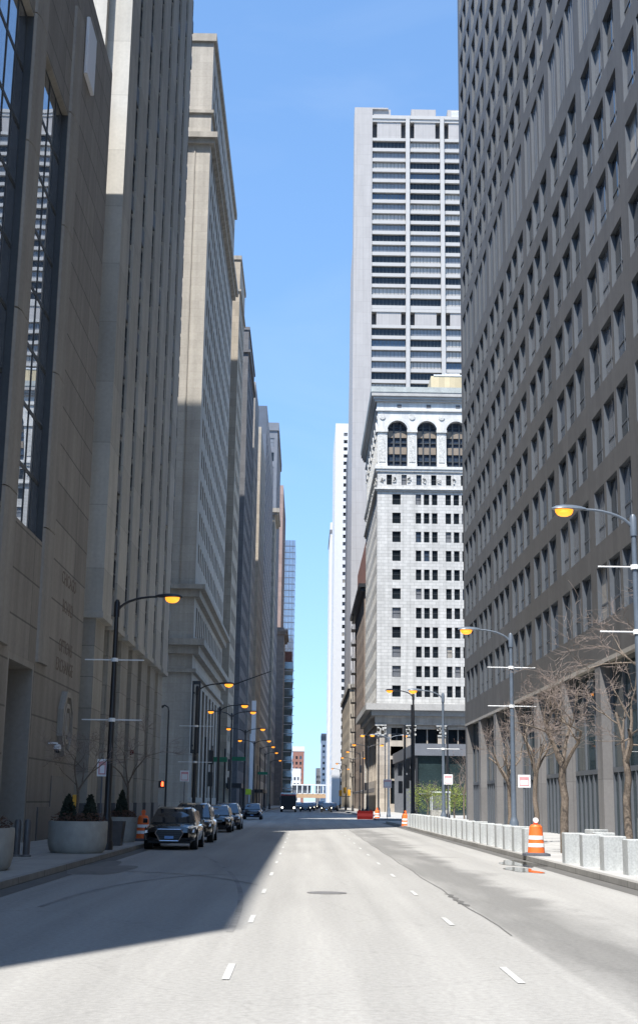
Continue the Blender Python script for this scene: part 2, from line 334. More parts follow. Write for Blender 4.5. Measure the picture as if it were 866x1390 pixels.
# windows on a facade: first 100 (largest in picture) become parts of their own
GL=['glA','glB','glC','glD']
def windows(root,specs,frame='frameD',style='sash',weights=(6,2,1,2),kids=False,name='window',maxn=100,fw=.07,prot=.06):
    # spec: (pl,c,sgn,u0,u1,z0,z1)  c = glass plane
    def size(s):
        pl,c,sg,u0,u1,z0,z1=s
        p=[proj(*pt(pl,c,u,z)) for u,z in ((u0,z0),(u1,z1))]
        if None in p: return 0
        x=(p[0][0]+p[1][0])/2; y=(p[0][1]+p[1][1])/2
        a=abs(p[0][0]-p[1][0])*abs(p[0][1]-p[1][1])
        return a if (0<=x<=866 and 0<=y<=1390) else a*1e-6
    specs=sorted(specs,key=size,reverse=True)
    def geo(s,mb,fb,fi):
        pl,c,sg,u0,u1,z0,z1=s
        gi=random.choices(range(4),weights)[0]
        w=u1-u0; h=z1-z0
        mb.quad(pt(pl,c,u0,z0),pt(pl,c,u1,z0),pt(pl,c,u1,z1),pt(pl,c,u0,z1),gi)
        a,b=c-sg*.01,c+sg*prot; F=fw
        def fr(p,q,r,t_,e=.0): bx(fb,pl,a,b+sg*e,p,q,r,t_,fi)
        fr(u0,u0+F,z0,z1); fr(u1-F,u1,z0,z1); fr(u0+F,u1-F,z0,z0+F); fr(u0+F,u1-F,z1-F,z1)
        if style=='sash': fr(u0+F,u1-F,z0+h*.5-F/2,z0+h*.5+F/2)
        elif style=='dark':
            um=u0+w*.42
            fr(um,um+.10,z0+F,z1-F,.03); zt=z0+h*.30; fr(u0+F,um,zt,zt+.08,.02); fr(um+.10,u1-F,zt,zt+.08,.02)
        elif style=='strip':
            n=max(2,round(w/1.35))
            for k in range(1,n): uu=u0+w*k/n; fr(uu-F/2,uu+F/2,z0+F,z1-F)
        elif style=='louvre':
            for k in range(1,4): uu=u0+w*k/4; fr(uu-.14,uu+.14,z0+F,z1-F,.04)
    top=specs[:maxn]; rest=specs[maxn:]
    for s in top:
        mb=MB()
        if kids:
            fb=MB(); geo(s,mb,fb,0); o=mb.build(name,GL,root); fb.build('frame',frame,o)
        else: geo(s,mb,mb,4); mb.build(name,GL+[frame],root)
    if rest:
        mb=MB()
        for s in rest: geo(s,mb,mb,4)
        o=mb.build(name,GL+[frame],root); o['kind']='stuff'
def grid(u0,u1,n,w): 
    p=(u1-u0)/n; return [(u0+p*(i+.5)-w/2,u0+p*(i+.5)+w/2) for i in range(n)]
def simple_building(name,label,x0,x1,y0,y1,h,wm,side=-1,ecols=8,ww=1.4,wh=2.0,fl=3.8,zb=6,scols=None,frame='frameD',weights=(6,2,1,2),depth=.25,style='sash',roofm='mgrey',cornice=None,sfill=True,top=4,group=None,maxn=100,cz=None):
    """side=-1: stands left of the street, street face at x1 ; side=+1: street face at x0. y0 = face towards the camera"""
    root=thing(name,label,'building',((x0+x1)/2,(y0+y1)/2,0),group)
    X=x1 if side<0 else x0; sg=1 if side<0 else -1
    wall=MB(); sp=[]
    rows=[]; z=zb+1.0
    while z+wh<h-top: rows.append(z); z+=fl
    def holes(cols): return [(a,b,z,z+wh) for z in rows for a,b in cols]
    eh=holes(grid(y0+1.5,y1-1.5,ecols,ww)) if ecols else []
    facade(wall,'X',X,sg,y0,y1,0,h,eh,depth); sp+=[('X',X-sg*depth,sg,*q) for q in eh]
    sh=holes(scols) if scols else []
    facade(wall,'Y',y0,-1,x0,x1,0,h,sh,depth); sp+=[('Y',y0+depth,-1,*q) for q in sh]
    Xo=x0 if side<0 else x1
    wall.quad((Xo,y0,0),(Xo,y1,0),(Xo,y1,h),(Xo,y0,h)); wall.quad((x0,y1,0),(x1,y1,0),(x1,y1,h),(x0,y1,h))
    wall.build('wall',wm,root)
    r=MB(); r.box(x0+.4,x1-.4,y0+.4,y1-.4,h-.6,h-.3); r.build('roof',roofm,root)
    if sp: windows(root,sp,frame,style,weights,maxn=maxn)
    if cornice:
        cm,proud,zz=cornice; c=MB()
        for a,b,e in zz: c.box(x0-e,x1+e,y0-e,y1+e,a,b)
        c.build('cornice',cm,root)
    return root
# ------------------------------------------------------------------ ground, road, pavements
g=MB(); g.quad((-4000,-3000,-.02),(4000,-3000,-.02),(4000,7000,-.02),(-4000,7000,-.02)); struct(g.build('ground','walk'))
KL,KR=-5.97,7.28
g=MB(); g.quad((KL,-60,0),(KR,-60,0),(KR,1500,0),(KL,1500,0)); g.quad((-300,105,0),(KL,105,0),(KL,121,0),(-300,121,0)); g.quad((KR,124,0),(300,124,0),(300,140,0),(KR,140,0)); struct(g.build('road','road'))
def sidewalk(nm,x0,x1,y0,y1,m,corner=None):
    s=MB(); s.box(x0,x1,y0,y1,-.1,.15); struct(s.build(nm,m))
sidewalk('pavement',-13.9,KL-.18,-40,104.8,'walk'); sidewalk('plaza',KR+.18,17.5,-40,123.8,'plaza')
sidewalk('pavement',-12.6,KL-.18,121.2,1200,'walk'); sidewalk('pavement',KR+.18,60,140.2,240,'plaza'); sidewalk('pavement',KR+.18,17,240.02,1200,'walk')
k=MB()
for x0,x1,y0,y1 in ((KL-.18,KL,-40,104.8),(KR,KR+.18,-40,123.8),(KL-.18,KL,121.2,1200),(KR,KR+.18,140.2,1200)):
    k.box(x0,x1,y0,y1,-.1,.154)
struct(k.build('kerb','kerb'))
# gutter strips of smoother concrete
gt=MB(); gt.quad((KL,-40,.004),(KL+.45,-40,.004),(KL+.45,104,.004),(KL,104,.004)); gt.quad((KR-.45,-40,.004),(KR,-40,.004),(KR,123,.004),(KR-.45,123,.004)); struct(gt.build('gutter','kerb'))
ln=MB()
for X in (-.77,2.27):
    for i in range(15):
        Y=15.5+6.7*i
        if Y<104: ln.quad((X-.04,Y-.7,.008),(X+.04,Y-.7,.008),(X+.04,Y+.7,.008),(X-.04,Y+.7,.008))
ln.quad((KL+.6,122.0,.008),(KR-.6,122.0,.008),(KR-.6,122.5,.008),(KL+.6,122.5,.008))
for Yc in (125.5,129.5): ln.quad((KL+.5,Yc,.008),(KR-.5,Yc,.008),(KR-.5,Yc+.3,.008),(KL+.5,Yc+.3,.008))
struct(ln.build('road_markings','paintline'))
# tyre marks: thin dark rubber curves lying on the asphalt
MT['tyremark']=mat('tyre_rubber_mark',(.245,.24,.23),rough=.8,var=.3,fine=3)
MT['tar']=mat('tar_seam',(.13,.125,.115),rough=.6,var=.4,fine=5)
tm=MB()
def ribbon(pts,w,z=.006):
    for a,b in zip(pts[:-1],pts[1:]):
        d=(Vector(b)-Vector(a)).normalized(); n=Vector((-d.y,d.x))*w/2
        tm.quad((a[0]-n.x,a[1]-n.y,z),(b[0]-n.x,b[1]-n.y,z),(b[0]+n.x,b[1]+n.y,z),(a[0]+n.x,a[1]+n.y,z))
ribbon([(-1.0-2.2*(t/20)**2, 20+ t*1.3) for t in range(21)],.10)
ribbon([(-2.6-1.8*math.cos(t/20*2.4), 24+11*math.sin(t/20*1.9)) for t in range(21)],.09,.0064)
ribbon([(-5.6+4.6*(t/20)**.7, 36-5*(t/20)**2) for t in range(21)],.12,.0068)
struct(tm.build('tyre_marks','tyremark'))
tm=MB(); 
ribbon([(2.93+.03*math.sin(i*.6)+.02*random.random(),20+i*.8) for i in range(90)],.022,.0072)
ribbon([(2.95+.06*math.sin(i*2.1),25.5+i*.3) for i in range(12)],.09,.0076)
struct(tm.build('tar_seam','tar'))
def blob(nm,cx,cy,rx,ry,z,m,seed,n=40):
    random.seed(seed); ph=[random.uniform(0,6.28) for _ in range(5)]
    b=MB(); b.poly([(cx+rx*math.cos(t)*(1+sum(.12*math.sin(q*t+ph[q-2]) for q in range(2,6))),cy+ry*math.sin(t)*(1+sum(.12*math.sin(q*t+ph[q-2]) for q in range(2,6))),z) for t in [2*math.pi*i/n for i in range(n)]])
    o=b.build(nm,m); struct(o); return o
blob('puddle',6.7,43.6,.5,2.6,.009,'puddle',3); blob('puddle',6.1,39.5,.42,1.5,.009,'puddle',5)
blob('asphalt_patch',-5.3,37.3,.8,3.4,.0052,'tar',9)
mh=MB(); mh.lathe(.5,28.6,[(.40,.0),(.40,.010),(.34,.014),(.0,.014)],28); struct(mh.build('manhole_cover','iron'))
random.seed(11)
SF[0]=.83
# ------------------------------------------------------------------ LEFT 1: stone exchange building
XN=-12.5
b=thing('stone_building','stone office block with tall glazed bays between round-nosed pilasters, nearest on the left','building',(-30,36,0))
wall=MB(); pits=[63.4-9*i for i in range(8)]      # start of each pilaster
PW=2.5; holes=[]; win=[]
for i,p in enumerate(pits):
    a,bb=p-6.5,p
    if a<0: break
    holes.append((a,bb,13.5,35.7)); win.append((a,bb,13.5,35.7))
holes.append((57.6,63.4,0,7.8)); 
facade(wall,'X',XN,1,-.3,76.4,0,45.4,holes,.34,0,1); 
wall.quad((-60,-.3,0),(XN,-.3,0),(XN,-.3,45.4),(-60,-.3,45.4)); wall.quad((-60,76.4,0),(XN,76.4,0),(XN,76.4,45.4),(-60,76.4,45.4)); wall.quad((-60,-.3,0),(-60,76.4,0),(-60,76.4,45.4),(-60,-.3,45.4))
wall.build('wall',['lime','frameD'],b)
r=MB(); r.box(-59.9,XN-.35,-.2,76.2,44.6,45.0); r.build('roof','mgrey',b)
for i,p in enumerate(pits[:8]):
    if p<0: break
    q=MB(); c=p+PW/2
    if i==0: zb=0
    else: zb=0
    prof=[(XN-.05,c-PW/2+.02),(XN+.12,c-PW/2+.1),(XN+.22,c-PW/2+.5),(XN+.22,c+PW/2-.5),(XN+.12,c+PW/2-.1),(XN-.05,c+PW/2-.02)]
    for z0,z1 in ((7.9,14.2),(14.26,21.9),(21.96,29.6),(29.66,35.8),(35.86,41.9)):
        q.loft([[(x,y,z0) for x,y in prof],[(x,y,z1) for x,y in prof]])
    q.build('pilaster','limeplain',b)
for i,(a,bb,z0,z1) in enumerate(win):
    m=MB(); m.quad((XN-.34,a,z0),(XN-.34,bb,z0),(XN-.34,bb,z1),(XN-.34,a,z1)); o=m.build('curtain_window','glBig',b)
    f=MB(); nz=8
    for kk in range(nz+1):
        z=z0+(z1-z0)*kk/nz; f.box(XN-.36,XN-.31,a,bb,z-.09,z+.09)
    for kk in range(5):
        y=a+(bb-a)*kk/4; f.box(XN-.355,XN-.305,y-.05,y+.05,z0,z1)
    f.build('frame','frameD',o)
    f=MB(); f.box(XN-.3,XN-.01,a+.02,bb-.02,z1-.12,z1-.02); f.build('soffit','beigetrim',b)
# entrance portal
m=MB(); m.box(XN-3.4,XN-.01,57.62,57.9,0,7.8); m.box(XN-3.4,XN-.01,63.1,63.38,0,7.8); m.box(XN-3.5,XN-3.2,57.6,63.4,0,7.8); m.box(XN-3.3,XN-.01,57.9,63.1,7.5,7.8); m.build('portal_lining','limeplain',b)
m=MB(); m.box(XN-3.19,XN-3.1,58.4,63.0,.1,3.2); d=m.build('door','glLobby',b)
m=MB()
for y in (58.3,59.9,61.5,62.8): m.box(XN-3.2,XN-3.02,y,y+.14,.1,3.3)
m.box(XN-3.2,XN-3.0,58.3,62.94,3.3,3.5); m.build('door_frame','blackmetal',d)
m=MB(); m.box(XN-.9,XN-.8,57.95,59.4,3.6,6.6); m.build('hanging_panel','offwhite',b)
m=MB(); m.box(XN-.02,XN+.04,69.2,72.6,.05,2.85); m.build('service_door','granite',b)
for nm,y0,y1 in (('granite_plinth',66.0,69.15),('granite_plinth',72.65,76.5),('granite_plinth',30,57.55)):
    m=MB(); m.box(XN-.02,XN+.07,y0,y1,0,1.35); m.build(nm,'granite',b)
# octagonal carved emblem
m=MB(); cy,cz=71.6,5.5; oc=lambda r,x:[(x,cy+r*math.cos(math.pi/8+k*math.pi/4)*.95,cz+r*math.sin(math.pi/8+k*math.pi/4)) for k in range(8)]
m.loft([oc(1.75,XN),oc(1.75,XN+.14)],0)
em=m.build('emblem','beigetrim',b)
m=MB()
for r0,r1,h in ((1.75,1.45,.30),(1.1,.86,.28)):
    A,Bq=oc(r0,XN+.14),oc(r1,XN+.14); A2,B2=oc(r0,XN+h),oc(r1,XN+h)
    for kk in range(8):
        if r0<1.5 and kk in (7,): continue
        k2=(kk+1)%8; m.loft([[A[kk],A[k2],B2[k2] if 0 else Bq[k2],Bq[kk]],[A2[kk],A2[k2],B2[k2],B2[kk]]])
for dy,dz,w,h in ((-.28,0,.16,1.1),(.0,0,.16,1.1),(.28,0,.16,1.1)): m.box(XN+.14,XN+.27,cy+dy-w/2,cy+dy+w/2,cz-h/2,cz+h/2)
m.build('emblem_relief','limeplain',em)
# incised lettering, as shallow relief
def text(body,size,loc,rot,mt,parent,ext=.015,name='lettering'):
    cu=bpy.data.curves.new(name,'FONT'); cu.body=body; cu.size=size; cu.extrude=ext; cu.align_x='CENTER'; cu.resolution_u=2
    tmp=bpy.data.objects.new('tmp',cu); COL.objects.link(tmp); tmp.rotation_euler=rot; tmp.location=(0,0,0)
    dg=bpy.context.evaluated_depsgraph_get(); me=bpy.data.meshes.new_from_object(tmp.evaluated_get(dg)); bpy.data.objects.remove(tmp)
    from mathutils import Euler
    me.transform(Euler(rot).to_matrix().to_4x4()); off=ORG.get(parent.name,Vector((0,0,0))) if parent else Vector((0,0,0))
    me.transform(Matrix.Scale(SF[0],4)); me.transform(Matrix.Translation(Vector(SCP(loc))-off)); me.materials.clear(); me.materials.append(MT[mt])
    o=bpy.data.objects.new(name,me); COL.objects.link(o)
    if parent: o.parent=parent; ORG[o.name]=off
    return o
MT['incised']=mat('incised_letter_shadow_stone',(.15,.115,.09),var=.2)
rotE=(math.radians(90),0,math.radians(90))
for s_,z in (('CHICAGO',12.6),('BOARD',11.2),('OPTIONS',9.15),('EXCHANGE',8.15)):
    text(s_,.95,(XN+.005,71.3,z-.1),rotE,'incised',b,.006)
# white panel near the roof
tag_=MB(); tag_.cbox(XN+.02,XN+.22,66.7,69.2,39.9,43.3,.04); o=tag_.build('light_panel','signw',b)
o['label']='pale blue-white panel fixed near the roofline'
cv=thing('security_camera','white dome security camera on a bracket beside the carved octagonal emblem','security camera',(XN,68,4.2))
m=MB(); m.box(XN+.0,XN+.45,67.94,68.06,4.35,4.43); m.build('bracket','signw',cv)
m=MB(); m.lathe(XN+.45,68,[(.05,4.34),(.17,4.3),(.19,4.2),(.19,4.1)],16); m.build('housing','signw',cv,True)
m=MB(); m.lathe(XN+.45,68,[(.16,4.1),(.15,4.0),(.1,3.92),(.0,3.9)],16,cap=False); m.build('dome','carglass',cv,True)
# ------------------------------------------------------------------ LEFT 2: fluted tower
XF=-12.0
b=thing('fluted_tower','buff limestone tower of tall flat piers with narrow dark window slots','building',(-28,100,0))
H2=98.4
wall=MB(); wall.box(-50,XF-1.5,79.0,121.2,0,H2-.02); wall.build('wall','fluted',b)
m=MB(); m.box(-49,XF-2,80,120.5,H2-.02,H2+2); m.build('roof','mgrey',b)
NP=7; PP=(121.2-79.9)/NP
wins=[]
for i in range(NP):
    y0=79.9+PP*i; y1=y0+PP-2.0
    q=MB(); q.box(XF-1.5,XF,y0,y1,12.5,H2+.4); q.build('pier','fluted',b)
    q=MB(); q.cbox(XF-1.51,XF+.1,y0-.1,y1+.1,12.1,12.49,.03); q.build('pier_foot','fluted',b)
    q=MB(); q.box(XF-1.5,XF-.35,y0+.1,y1-.1,0,12.1); q.build('base_pier','flutedbase',b)
    q=MB(); q.box(XF-1.5,XF-.28,y0+.05,y1-.05,0,1.5); q.build('plinth','granite',b)
    # slot
    q=MB(); q.box(XF-1.5,XF-.24,y1,y0+PP,13,H2); 
    z=13.4
    while z<H2-3:
        wins.append(('X',XF-.2,1,y1+.12,y0+PP-.12,z+1.2,z+3.1)); z+=3.9
    z=13.4
    while z<H2-3: q.box(XF-.24,XF-.17+.1*random.random(),y1+.15,y0+PP-.15,z-.45,z+.75); z+=3.9
    q.build('slot_panel','slot',b)
    q=MB(); q.box(XF-1.49,XF-.9,y1,y0+PP,0,12.9); 
    q.build('base_panel','flutedbase',b)
    if i in (1,2,3,4):
        q=MB(); q.box(XF-.9,XF-.84,y1+.2,y0+PP-.2,4.2,9.8); q.build('base_window','glA',b)
windows(b,wins,'frameD','sash',(3,6,0,1))
# south return: body face & roof plant
# ------------------------------------------------------------------ LEFT 3: beige block with cornices
b=thing('beige_office_block','beige limestone office block with blank end wall, cornice bands and long gridded street face','building',(-36,176,0))
y0,y1=150.2,202.6
wall=MB(); holes=[]; sp=[]
cols=grid(y0+2.2,y1-1.0,17,1.55)
z=28
while z<77: holes+= [(a,bb,z,z+2.2) for a,bb in cols]; z+=3.72
holes+=[(a,bb,19.6,22.9) for a,bb in cols]; 
holes+=[(a,bb,83.5,86) for a,bb in cols]+[(a,bb,87.5,89.8) for a,bb in cols]
bc=grid(y0+3,y1-2,8,3.6); holes+=[(a,bb,2.0,14.6) for a,bb in bc]
facade(wall,'X',-12.4,1,y0,y1,0,92.6,holes,.45)
shl=[(-20.8,-19.2,zz,zz+2.2) for zz in ()]
facade(wall,'Y',y0,-1,-60,-12.4,0,92.6,shl,.3)
wall.quad((-60,y1,0),(-12.4,y1,0),(-12.4,y1,92.6),(-60,y1,92.6)); wall.quad((-60,y0,0),(-60,y1,0),(-60,y1,92.6),(-60,y0,92.6)); wall.build('wall','beige',b)
sp=[('X',-12.85,1,*h) for h in holes]
windows(b,sp,'frameD','sash',(6,2,1,3),fw=.1)
m=MB(); m.box(-59,-13,y0+.6,y1-.6,92.0,92.5); m.box(-50,-16,y0+8,y1-2,92.5,99); m.build('roof','beigetrim',b)
def band(z0,z1,e,mt='beigetrim',nm='cornice'):
    c=MB(); c.box(-12.4,-12.4+e,y0-e,y1,z0,z1); c.box(-60,-12.4,y0-e,y0,z0,z1); return c.build(nm,mt,b)
for z0,z1,e in ((78.9,79.6,.9),(78.3,78.9,.5),(82.4,82.8,.3),(92.0,93.0,.35)): band(z0,z1,e)
for z0,z1,e in ((23.6,24.4,.6),(24.4,24.9,1.2),(18.2,18.9,1.3),(17.3,18.2,.7),(15.3,15.7,.45)): band(z0,z1,e,nm='belt_course')
c=MB()
for zz in [25.5+1.0*k for k in range(52)]: pass
c.box(-14.3,-14.15,y0-.10,y0,25,78); c.build('corner_joint','beigetrim',b)
for sgn_ in (-30,-22.5):
    m=MB(); m.box(sgn_,sgn_+5.5,y0-.12,y0,80,82.1); m.build('panel','beigetrim',b)
m=MB(); m.box(-19,-17.2,y0-.08,y0,5.5,7.6); m.box(-19,-17.2,y0-.08,y0,11.2,13.2); m.build('wall_plaque','offwhite',b)
# vertical banner on the corner
bn=thing('vertical_sign','tall dark-framed vertical sign hung at the corner of the beige block','sign',(-11.7,149.4,6.6))
m=MB(); m.box(-12.2,-11.3,149.0,149.15,6.6,14.3); m.build('frame','blackmetal',bn)
m=MB(); m.box(-12.0,-11.5,148.95,149.0,7.0,13.9); m.build('sign_face','beigetrim',bn)
m=MB(); m.box(-12.1,-11.9,149.15,150.2-1.4,12.9,13.1); m.box(-12.1,-11.9,149.15,150.2-1.4,7.3,7.5); m.build('bracket','blackmetal',bn)
# ------------------------------------------------------------------ LEFT 4..12
def left(name,label,y0,y1,h,wm,x1=-12,**k):
    return simple_building(name,label,-55,x1,y0,y1,h,wm,side=-1,**k)
left('stone_tower','tan stone tower with bright upper end wall just beyond the beige block',215.0,232.6,90.6,'tan',ecols=6,cornice=('beigetrim',1,((84.6,85.0,.25),(90.3,91.0,.2))))
left('dark_stone_tower','dark grey stone tower between two paler towers on the left side',251,281,90.8,'dgrey',ecols=8,cornice=('dgrey',1,((86,86.5,.4),(90.6,91.2,.2))),ww=1.8)
left('stone_tower','mid grey stone tower with smooth roofline beyond the dark grey tower',289,312,92,'mgrey',ecols=7)
left('stone_tower','pale tan tower with one thin sunlit edge reaching far down',330,370,93,'tan',ecols=9)
left('dark_glass_tower','dark blue glazed tower wedged behind the tan tower',376,462,112,'bluegl',ecols=14,weights=(6,2,0,1),ww=2.6,wh=2.6,x1=-12.2)
left('steel_framed_tower','tall blue-grey tower with a steel crown frame and squarish end windows',500,566,141,'steel',ecols=10,scols=[(-15.8,-13.2),(-20,-17.4),(-24,-21.4),(-29,-26.4)],ww=2.6,wh=3.4,fl=5.6,weights=(3,4,3,3),cornice=('steel',1,((138.5,141.6,.5),)),zb=8)
left('stone_tower','slim cream tower with projecting cornice in front of the steel-crowned tower',470,494,102,'tan',ecols=6,x1=-11.6,cornice=('beigetrim',1,((99.5,100.3,.9),(100.3,101.8,1.5))),ww=2.2,wh=2.4)
left('rose_tower','slim rose granite tower, last tall one on the left before the glass tower',620,700,145,'pink',ecols=10,x1=-11.6)
left('low_stone_block','lower brown block with rounded cornice at the foot of the rose tower',575,612,73,'brnstone',ecols=8,x1=-9.3,cornice=('brnstone',1,((70,71,1.0),(71,72,1.6))))
# dark ground-floor arcades seen along the left side
for y0_,y1_,lab in ((215.3,232,'dark shop canopy at the foot of the tan tower'),(330.5,369,'dark shop canopy at the foot of the pale tan tower')):
    t=thing('shop_canopy',lab,'canopy',(-11,y0_,0)); m=MB(); m.box(-11.98,-9.6,y0_,y1_,3.6,4.3); m.build('canopy_roof','blackmetal',t)
    m=MB()
    for kk in range(4): yy=y0_+.3+(y1_-y0_-1)*kk/3; m.box(-9.85,-9.7,yy,yy+.15,.15,3.6)
    m.build('posts','blackmetal',t)
SF[0]=1.0
# far glass tower & zigzag glass block
t=thing('glass_tower','pale blue glass skyscraper closing the left side of the street far away','building',(-13,800,0))
m=MB(); m.box(-26,-7.2,800,840,0,153); m.build('wall','glSky',t)
m=MB()
for kk in range(40): z=3.8*kk+1; m.box(-26.05,-7.15,799.9,840.1,z,z+.5)
for kk in range(10): x=-25.9+kk*1.9; m.box(x,x+.22,799.85,799.93,0,153)
m.build('mullion_grid','bluegl',t)
m=MB(); m.box(-25.9,-7.3,800.1,839.9,143,146.5); m.build('roof_plant','dgrey',t)
t=thing('zigzag_glass_block','green glass block with folded zigzag bays and a brown box on its roof','building',(-9,560,0))
m=MB()
for kk in range(20):
    z=3+2.7*kk; a=.0 if kk%2 else .25
    m.loft([[(-20,560+a,z),(-4.9-a,560+a,z),(-4.9-a,610,z),(-20,610,z)],[(-20,560+.25-a,z+2.7),(-4.9-.25+a,560+.25-a,z+2.7),(-4.9-.25+a,610,z+2.7),(-20,610,z+2.7)]])
MT['glGreen']=glass('green_glass',(.10,.14,.14),spec=1,ior=1.8,rough=.08)
m.build('wall','glGreen',t)
m=MB()
for kk in range(15): z=3+3.6*kk; m.box(-20,-4.4,559.8,559.95,z-.12,z+.12)
m.build('frame','elwhite',t)
m=MB(); m.box(-12,-5.6,562,570,57,61.5); m.build('roof_box','brick',t)
simple_building('brick_apartment_tower','distant red brick tower with pale top seen low in the gap, left of the sky',-30,0.0,960,990,38,'brick',side=-1,ecols=4,scols=grid(-12,-1,4,1.4),cornice=('white',1,((35,38.4,.2),)))
simple_building('white_narrow_block','distant narrow white block at the foot of the red brick tower',-14,-2.0,900,920,22,'offwhite',side=-1,ecols=3,scols=grid(-9,-2.6,3,1.2))
simple_building('white_office_tower','distant white tower with dark blue top floors in the street gap',11.0,30,900,940,44,'white',side=1,ecols=8,ww=2,wh=1.6,fl=3.6,scols=grid(11.6,20,4,1.3),cornice=('bluegl',1,((40,44.6,.15),)))
simple_building('grey_slab_tower','very distant slim grey tower beside the white one with dark blue top',9.0,13,1050,1065,26,'dgrey',side=1,ecols=3,scols=grid(9.3,12.7,2,1))
# elevated railway station across the street
t=thing('elevated_railway_station','pale elevated railway station spanning the street far away','railway station',(5,785,0))
m=MB(); m.box(-7,18,780,790,3.4,5.6); m.build('girder','elorange',t)
m=MB(); m.box(-7,18,780.2,789.8,5.6,5.9); m.build('deck','elwhite',t)
m=MB(); m.box(-7,18,779.6,790.4,10.2,10.8); m.build('canopy','elwhite',t)
m=MB(); m.box(-6.8,4,781,789,5.9,10.2); m.build('platform_screen','bluegl',t)
for kk in range(9):
    m=MB(); x=-6.8+2.9*kk; m.box(x,x+.5,779.7,780.2,5.9,10.2); m.build('post','elwhite',t)
for x in (-6.5,15.5):
    m=MB(); m.box(x,x+.8,781,782,.0,3.4); m.build('column','elorange',t)
SF[0]=.916
# ------------------------------------------------------------------ RIGHT 1: dark brown granite tower
XR=15.5
b=thing('brown_granite_tower','huge brown-grey granite tower with deep paired-pane windows filling the right side','building',(38,60,0))
Y0,Y1=-12.0,133.6; HT=139
wall=MB(); holes=[]; lou=[]
P=[72.85+10*k for k in range(-9,7)]
rows=[]; z=18.3-4.15*1
rows=[(14.1+4.15*k-2.9,14.1+4.15*k) for k in range(8)]            # sill, head
rows+= [(51.65+4.15*k,54.55+4.15*k) for k in range(9)]
rows+= [(96+4.15*k,98.9+4.15*k) for k in range(9)]
ucols=[]
for p in P:
    e=p-.85
    for k_ in range(3):
        a=e+.06-2.45-k_*3.0; ucols.append((a,a+2.45))
ucols=[u for u in ucols if u[0]>Y0+1]
for (a,bb) in ucols:
    for (s_,h_) in rows: holes.append((a,bb,s_,h_))
    lou.append((a,bb,44.75,50.1)); lou.append((a,bb,89.5,94.7))
facade(wall,'X',XR,-1,Y0,Y1,9.2,HT,holes+lou,.24,0,1)
# south & north & back
facade(wall,'Y',Y1,1,XR,60,9.2,HT,[],.5); wall.quad((XR,Y0,9.2),(60,Y0,9.2),(60,Y0,HT),(XR,Y0,HT)); wall.quad((60,Y0,9.2),(60,Y1,9.2),(60,Y1,HT),(60,Y0,HT))
wall.build('wall',['brown','reveal'],b)
m=MB(); m.box(XR+.02,59.9,Y0+.1,Y1-.1,9.15,9.22,0); m.build('soffit','beigetrim',b)
m=MB(); m.box(XR-.03,XR+.02,Y0,Y1,9.0,9.22); m.build('soffit_edge','limeplain',b)
m=MB(); m.box(XR+.5,59.5,Y0+.5,Y1-.5,HT-.6,HT-.2); m.build('roof','dgrey',b)
windows(b,[('X',XR+.23,-1,*h) for h in holes],'mull','dark',(8,4,.6,1.4),kids=True,fw=.05,prot=.015)
windows(b,[('X',XR+.23,-1,*h) for h in lou],'mull','louvre',(8,1,0,2),name='louvre')
# columns & lobby
for p in P:
    m=MB(); m.box(XR,XR+.62,p-.7,min(p+.6,Y1),0,9.15); m.build('column','graniteclad',b)
for p in P:
    m=MB(); m.quad((XR+.64,p-10,0),(XR+.64,p,0),(XR+.64,p,9.15),(XR+.64,p-10,9.15)); o=m.build('lobby_window','glLobby',b)
    f=MB()
    f.box(XR+.52,XR+.65,p-9.4,p-.7,3.45,3.7)
    for kk in range(8): y=p-9.4+8.7*kk/7; f.box(XR+.52,XR+.64,y-.06,y+.06,0,3.45)
    for kk in range(4): y=p-9.4+8.7*kk/3; f.box(XR+.53,XR+.64,y-.07,y+.07,3.7,9.1)
    f.build('frame','mull',o)
m=MB(); m.box(XR+1.2,59,Y1-.9,Y1-.6,0,9.15); m.box(XR+1.2,59,Y0+.6,Y0+.9,0,9.15); m.build('lobby_end_wall','graniteclad',b)
SF[0]=1.0
# ------------------------------------------------------------------ RIGHT 2: grey low glazed pavilion
b=thing('low_glazed_pavilion','low charcoal steel and glass pavilion in front of the white arcaded building','building',(34,212,0))
m=MB(); m.box(15.0,60,191,236,8.1,9.7); m.build('roof','steel',b)
m=MB(); m.quad((15.5,191.6,0),(60,191.6,0),(60,191.6,8.1),(15.5,191.6,8.1)); m.build('window','glLobby',b)
m=MB(); m.quad((15.6,191.6,0),(15.6,235,0),(15.6,235,8.1),(15.6,191.6,8.1)); m.build('window','glD',b)
for kk in range(10):
    m=MB(); x=15.3+4.2*kk; m.box(x,x+.3,191.2,191.5,0,8.1); m.build('column','blackmetal',b)
for kk in range(1,14):
    m=MB(); y=191.3+3.3*kk; m.box(15.2,15.5,y,y+.3,0,8.1); m.build('column','steel',b)
m=MB(); m.box(15.45,60,191.45,191.58,2.9,3.05); m.box(15.45,15.59,191.6,235,2.9,3.05); m.build('transom','steel',b)
v=thing('glass_vestibule','small glass-walled kiosk standing before the charcoal pavilion','kiosk',(16.9,176,0))
m=MB(); m.box(16.0,18.3,175,177,.15,.9); m.build('base','concrete',v)
m=MB(); m.box(16.05,18.25,175.05,176.95,.9,3.0); m.build('glazing','glD',v)
m=MB(); m.box(15.9,18.4,174.9,177.1,3.0,3.2)
for x in (16,18.2):
    for y in (175,176.9): m.box(x,x+.1,y,y+.1,.9,3.0)
m.build('frame','elwhite',v)
